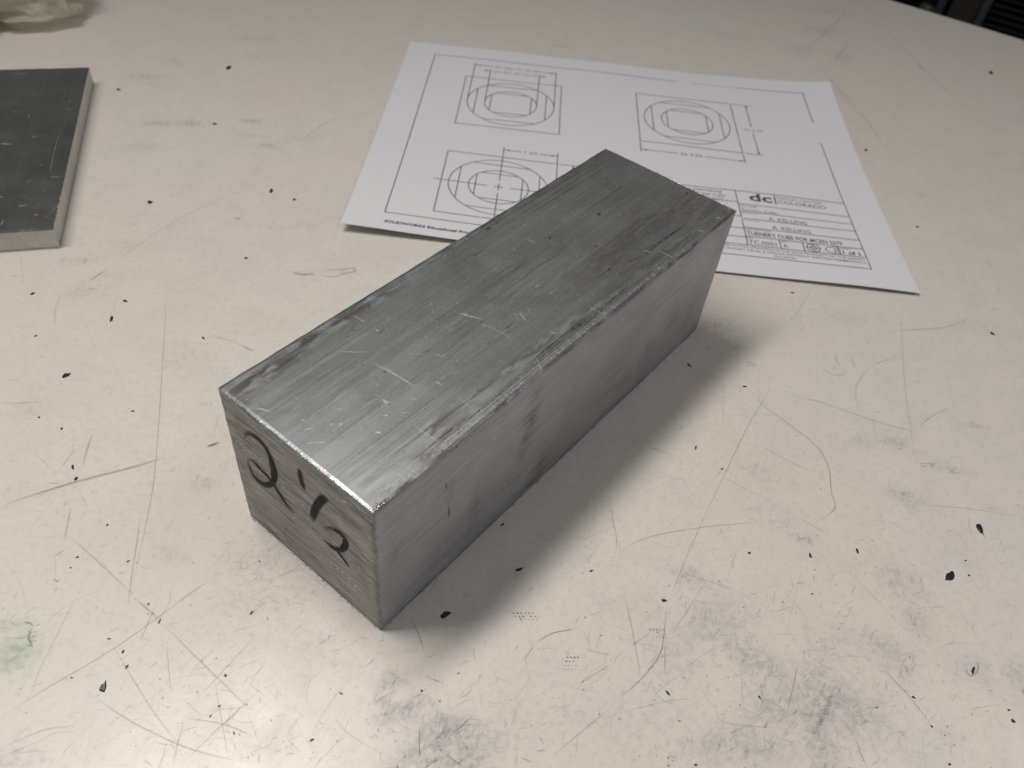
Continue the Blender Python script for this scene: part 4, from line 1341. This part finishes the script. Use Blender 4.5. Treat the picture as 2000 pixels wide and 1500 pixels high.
def crumple(name, cx, cy, rx, ry, rz, seed, mat, rot=0.0, fold=1.0):
    bm = bmesh.new()
    bmesh.ops.create_icosphere(bm, subdivisions=6, radius=1.0)
    off = Vector((seed * 3.1, seed * 1.7, seed))
    for v in bm.verts:
        p = v.co.copy()
        n1 = 1 - abs(mnoise.noise(p * 1.5 + off)) * 2.0
        n2 = 1 - abs(mnoise.noise(p * 2.5 + off * 2)) * 2.2
        n3 = mnoise.noise(p * 8 + off)
        s = 0.80 + fold * (0.20 * n1 + 0.10 * n2 + 0.015 * n3)
        q = p * s
        x, y, z = q.x * rx, q.y * ry, q.z * rz
        if z < 0: z *= .35
        v.co = Vector((x * math.cos(rot) - y * math.sin(rot) + cx, x * math.sin(rot) + y * math.cos(rot) + cy, z + rz * .34))
    zmin = min(v.co.z for v in bm.verts)
    for v in bm.verts: v.co.z += -zmin + .0006
    me = bpy.data.meshes.new(name)
    bm.to_mesh(me); bm.free()
    me.materials.append(mat)
    me.polygons.foreach_set('use_smooth', [True] * len(me.polygons))
    o = bpy.data.objects.new(name, me)
    COL.objects.link(o)
    o.parent = bag
    return o


crumple('film', -.004, .026, .038, .032, .024, 1.3, m_bag, .25)
crumple('twisted_end', -.036, .004, .030, .018, .020, 4.1, m_bag, -.5, 1.3)

# ------------------------------------------------------------------ black cabinet beyond the bench
M_BLK = plain('black_powder_coat', (.010, .010, .011), .55)
M_SLAT = plain('dark_slat', (.024, .025, .024), .5)
M_BRN = plain('brown_black_panel', (.062, .055, .048), .65, 0, .25, 160)
M_POST = plain('grey_post', (.105, .102, .102), .5)
M_BLU = plain('blue_grey_post', (.075, .080, .095), .5)
FD = 0.30                                       # distance of the cabinet front beyond the bench edge
F0 = E0 - NDIR * FD


def face(px, py):
    """picture place on the cabinet front -> along (m), height (m)"""
    p = hit(px, py, F0, NDIR)
    return (p - F0).dot(EDIR), p.z


cab = empty('louvred_cabinet', (F0.x, F0.y, -0.90), TROT)
tag(cab, 'black cabinet with grey posts and louvred side beyond the far workbench edge', 'cabinet')
# cabinet axes: X along the front, +Y away from the bench, Z up from the floor
ZT = 0.90 + 0.16


def cbox(name, mat, x0, x1, y0, y1, z0, z1, bev=0):
    m = MB(); m.box((x0, y0, z0), (x1, y1, z1)); return m.build(name, mat, cab, attr=False, bevel=bev)


xa = face(1738, 0)[0] - .25
x_blu0, x_blu1 = face(1822, 25)[0], face(1839, 25)[0]
x_br0 = face(1847, 30)[0]
x_po0, x_po1 = face(1903, 40)[0], face(1919, 44)[0]
x_end = x_po1 + .60
cbox('back_panel', M_BLK, xa, x_end, .40, .42, 0, ZT)
cbox('top_panel', M_BLK, xa, x_end, .001, .40, ZT, ZT + .02)
cbox('bottom_panel', M_BLK, xa, x_end, .001, .40, 0.04, .06)
cbox('side_wall', M_BLK, xa - .02, xa, 0, .42, 0, ZT)
cbox('side_wall', M_BLK, x_end, x_end + .02, 0, .42, 0, ZT)
cbox('post', M_BLU, x_blu0, x_blu1, 0, .03, 0, ZT, .003)
cbox('front_panel', M_BRN, x_br0, x_po0 - .001, .004, .012, 0.06, ZT, .001)
cbox('post', M_POST, x_po0, x_po1, -.004, .03, 0, ZT, .003)
zs = [face(1990, yy)[1] for yy in (12, 28, 42, 57, 72)]
pitch_ = abs(zs[0] - zs[-1]) / 4
zb = 0.90 + zs[0]
sl_me = None
for k in range(-14, 26):
    zc = zb - k * pitch_
    if zc > ZT - .01 or zc < .5: continue
    if sl_me is None:
        m = MB()
        L = x_end - x_po1 - .004
        t = pitch_
        pr = [(0, 0), (.0, .20 * t), (.012, .42 * t), (.014, .36 * t), (.004, 0)]
        vs = [(0, y, z) for y, z in pr] + [(L, y, z) for y, z in pr]
        fs = [(0, 1, 2, 3, 4), (9, 8, 7, 6, 5)] + [(i, i + 5, (i + 1) % 5 + 5, (i + 1) % 5) for i in range(5)]
        m.add(vs, fs)
        s0 = m.build('slat', M_SLAT, cab, attr=False)
        sl_me = s0.data
        o = s0
    else:
        o = bpy.data.objects.new('slat', sl_me)
        COL.objects.link(o)
        o.parent = cab
    o.location = (x_po1 + .002, .004, zc)
cbox('shelf', M_BLK, xa, x_blu0 - .002, .002, .39, 0.90 + face(1815, 24)[1] - .075, 0.90 + face(1815, 24)[1] - .060)

# small pale bottle with a reddish cap on the cabinet shelf
bx0, bz0 = face(1812, 8)
bt = empty('bottle', F0 + EDIR * bx0 - NDIR * .035 + Vector((0, 0, face(1815, 24)[1] - .060)))
tag(bt, 'small blurred grey bottle with a reddish cap inside the black cabinet', 'bottle')


def lathe(name, prof, mat, parent):
    m = MB()
    n = 28
    vs = [(r * math.cos(2 * math.pi * i / n), r * math.sin(2 * math.pi * i / n), z) for r, z in prof for i in range(n)]
    fs = [(k * n + i, k * n + (i + 1) % n, (k + 1) * n + (i + 1) % n, (k + 1) * n + i) for k in range(len(prof) - 1) for i in range(n)]
    m.add(vs, fs)
    return m.build(name, mat, parent, smooth=True, attr=False)


lathe('body', [(0, 0), (.013, 0), (.015, .003), (.015, .045), (.012, .055), (.007, .060), (.007, .066), (0, .066)], plain('pale_plastic', (.12, .115, .10), .4), bt)
lathe('cap', [(0, .0602), (.0088, .0602), (.0088, .076), (.007, .079), (0, .079)], plain('reddish_cap', (.11, .055, .045), .4), bt)
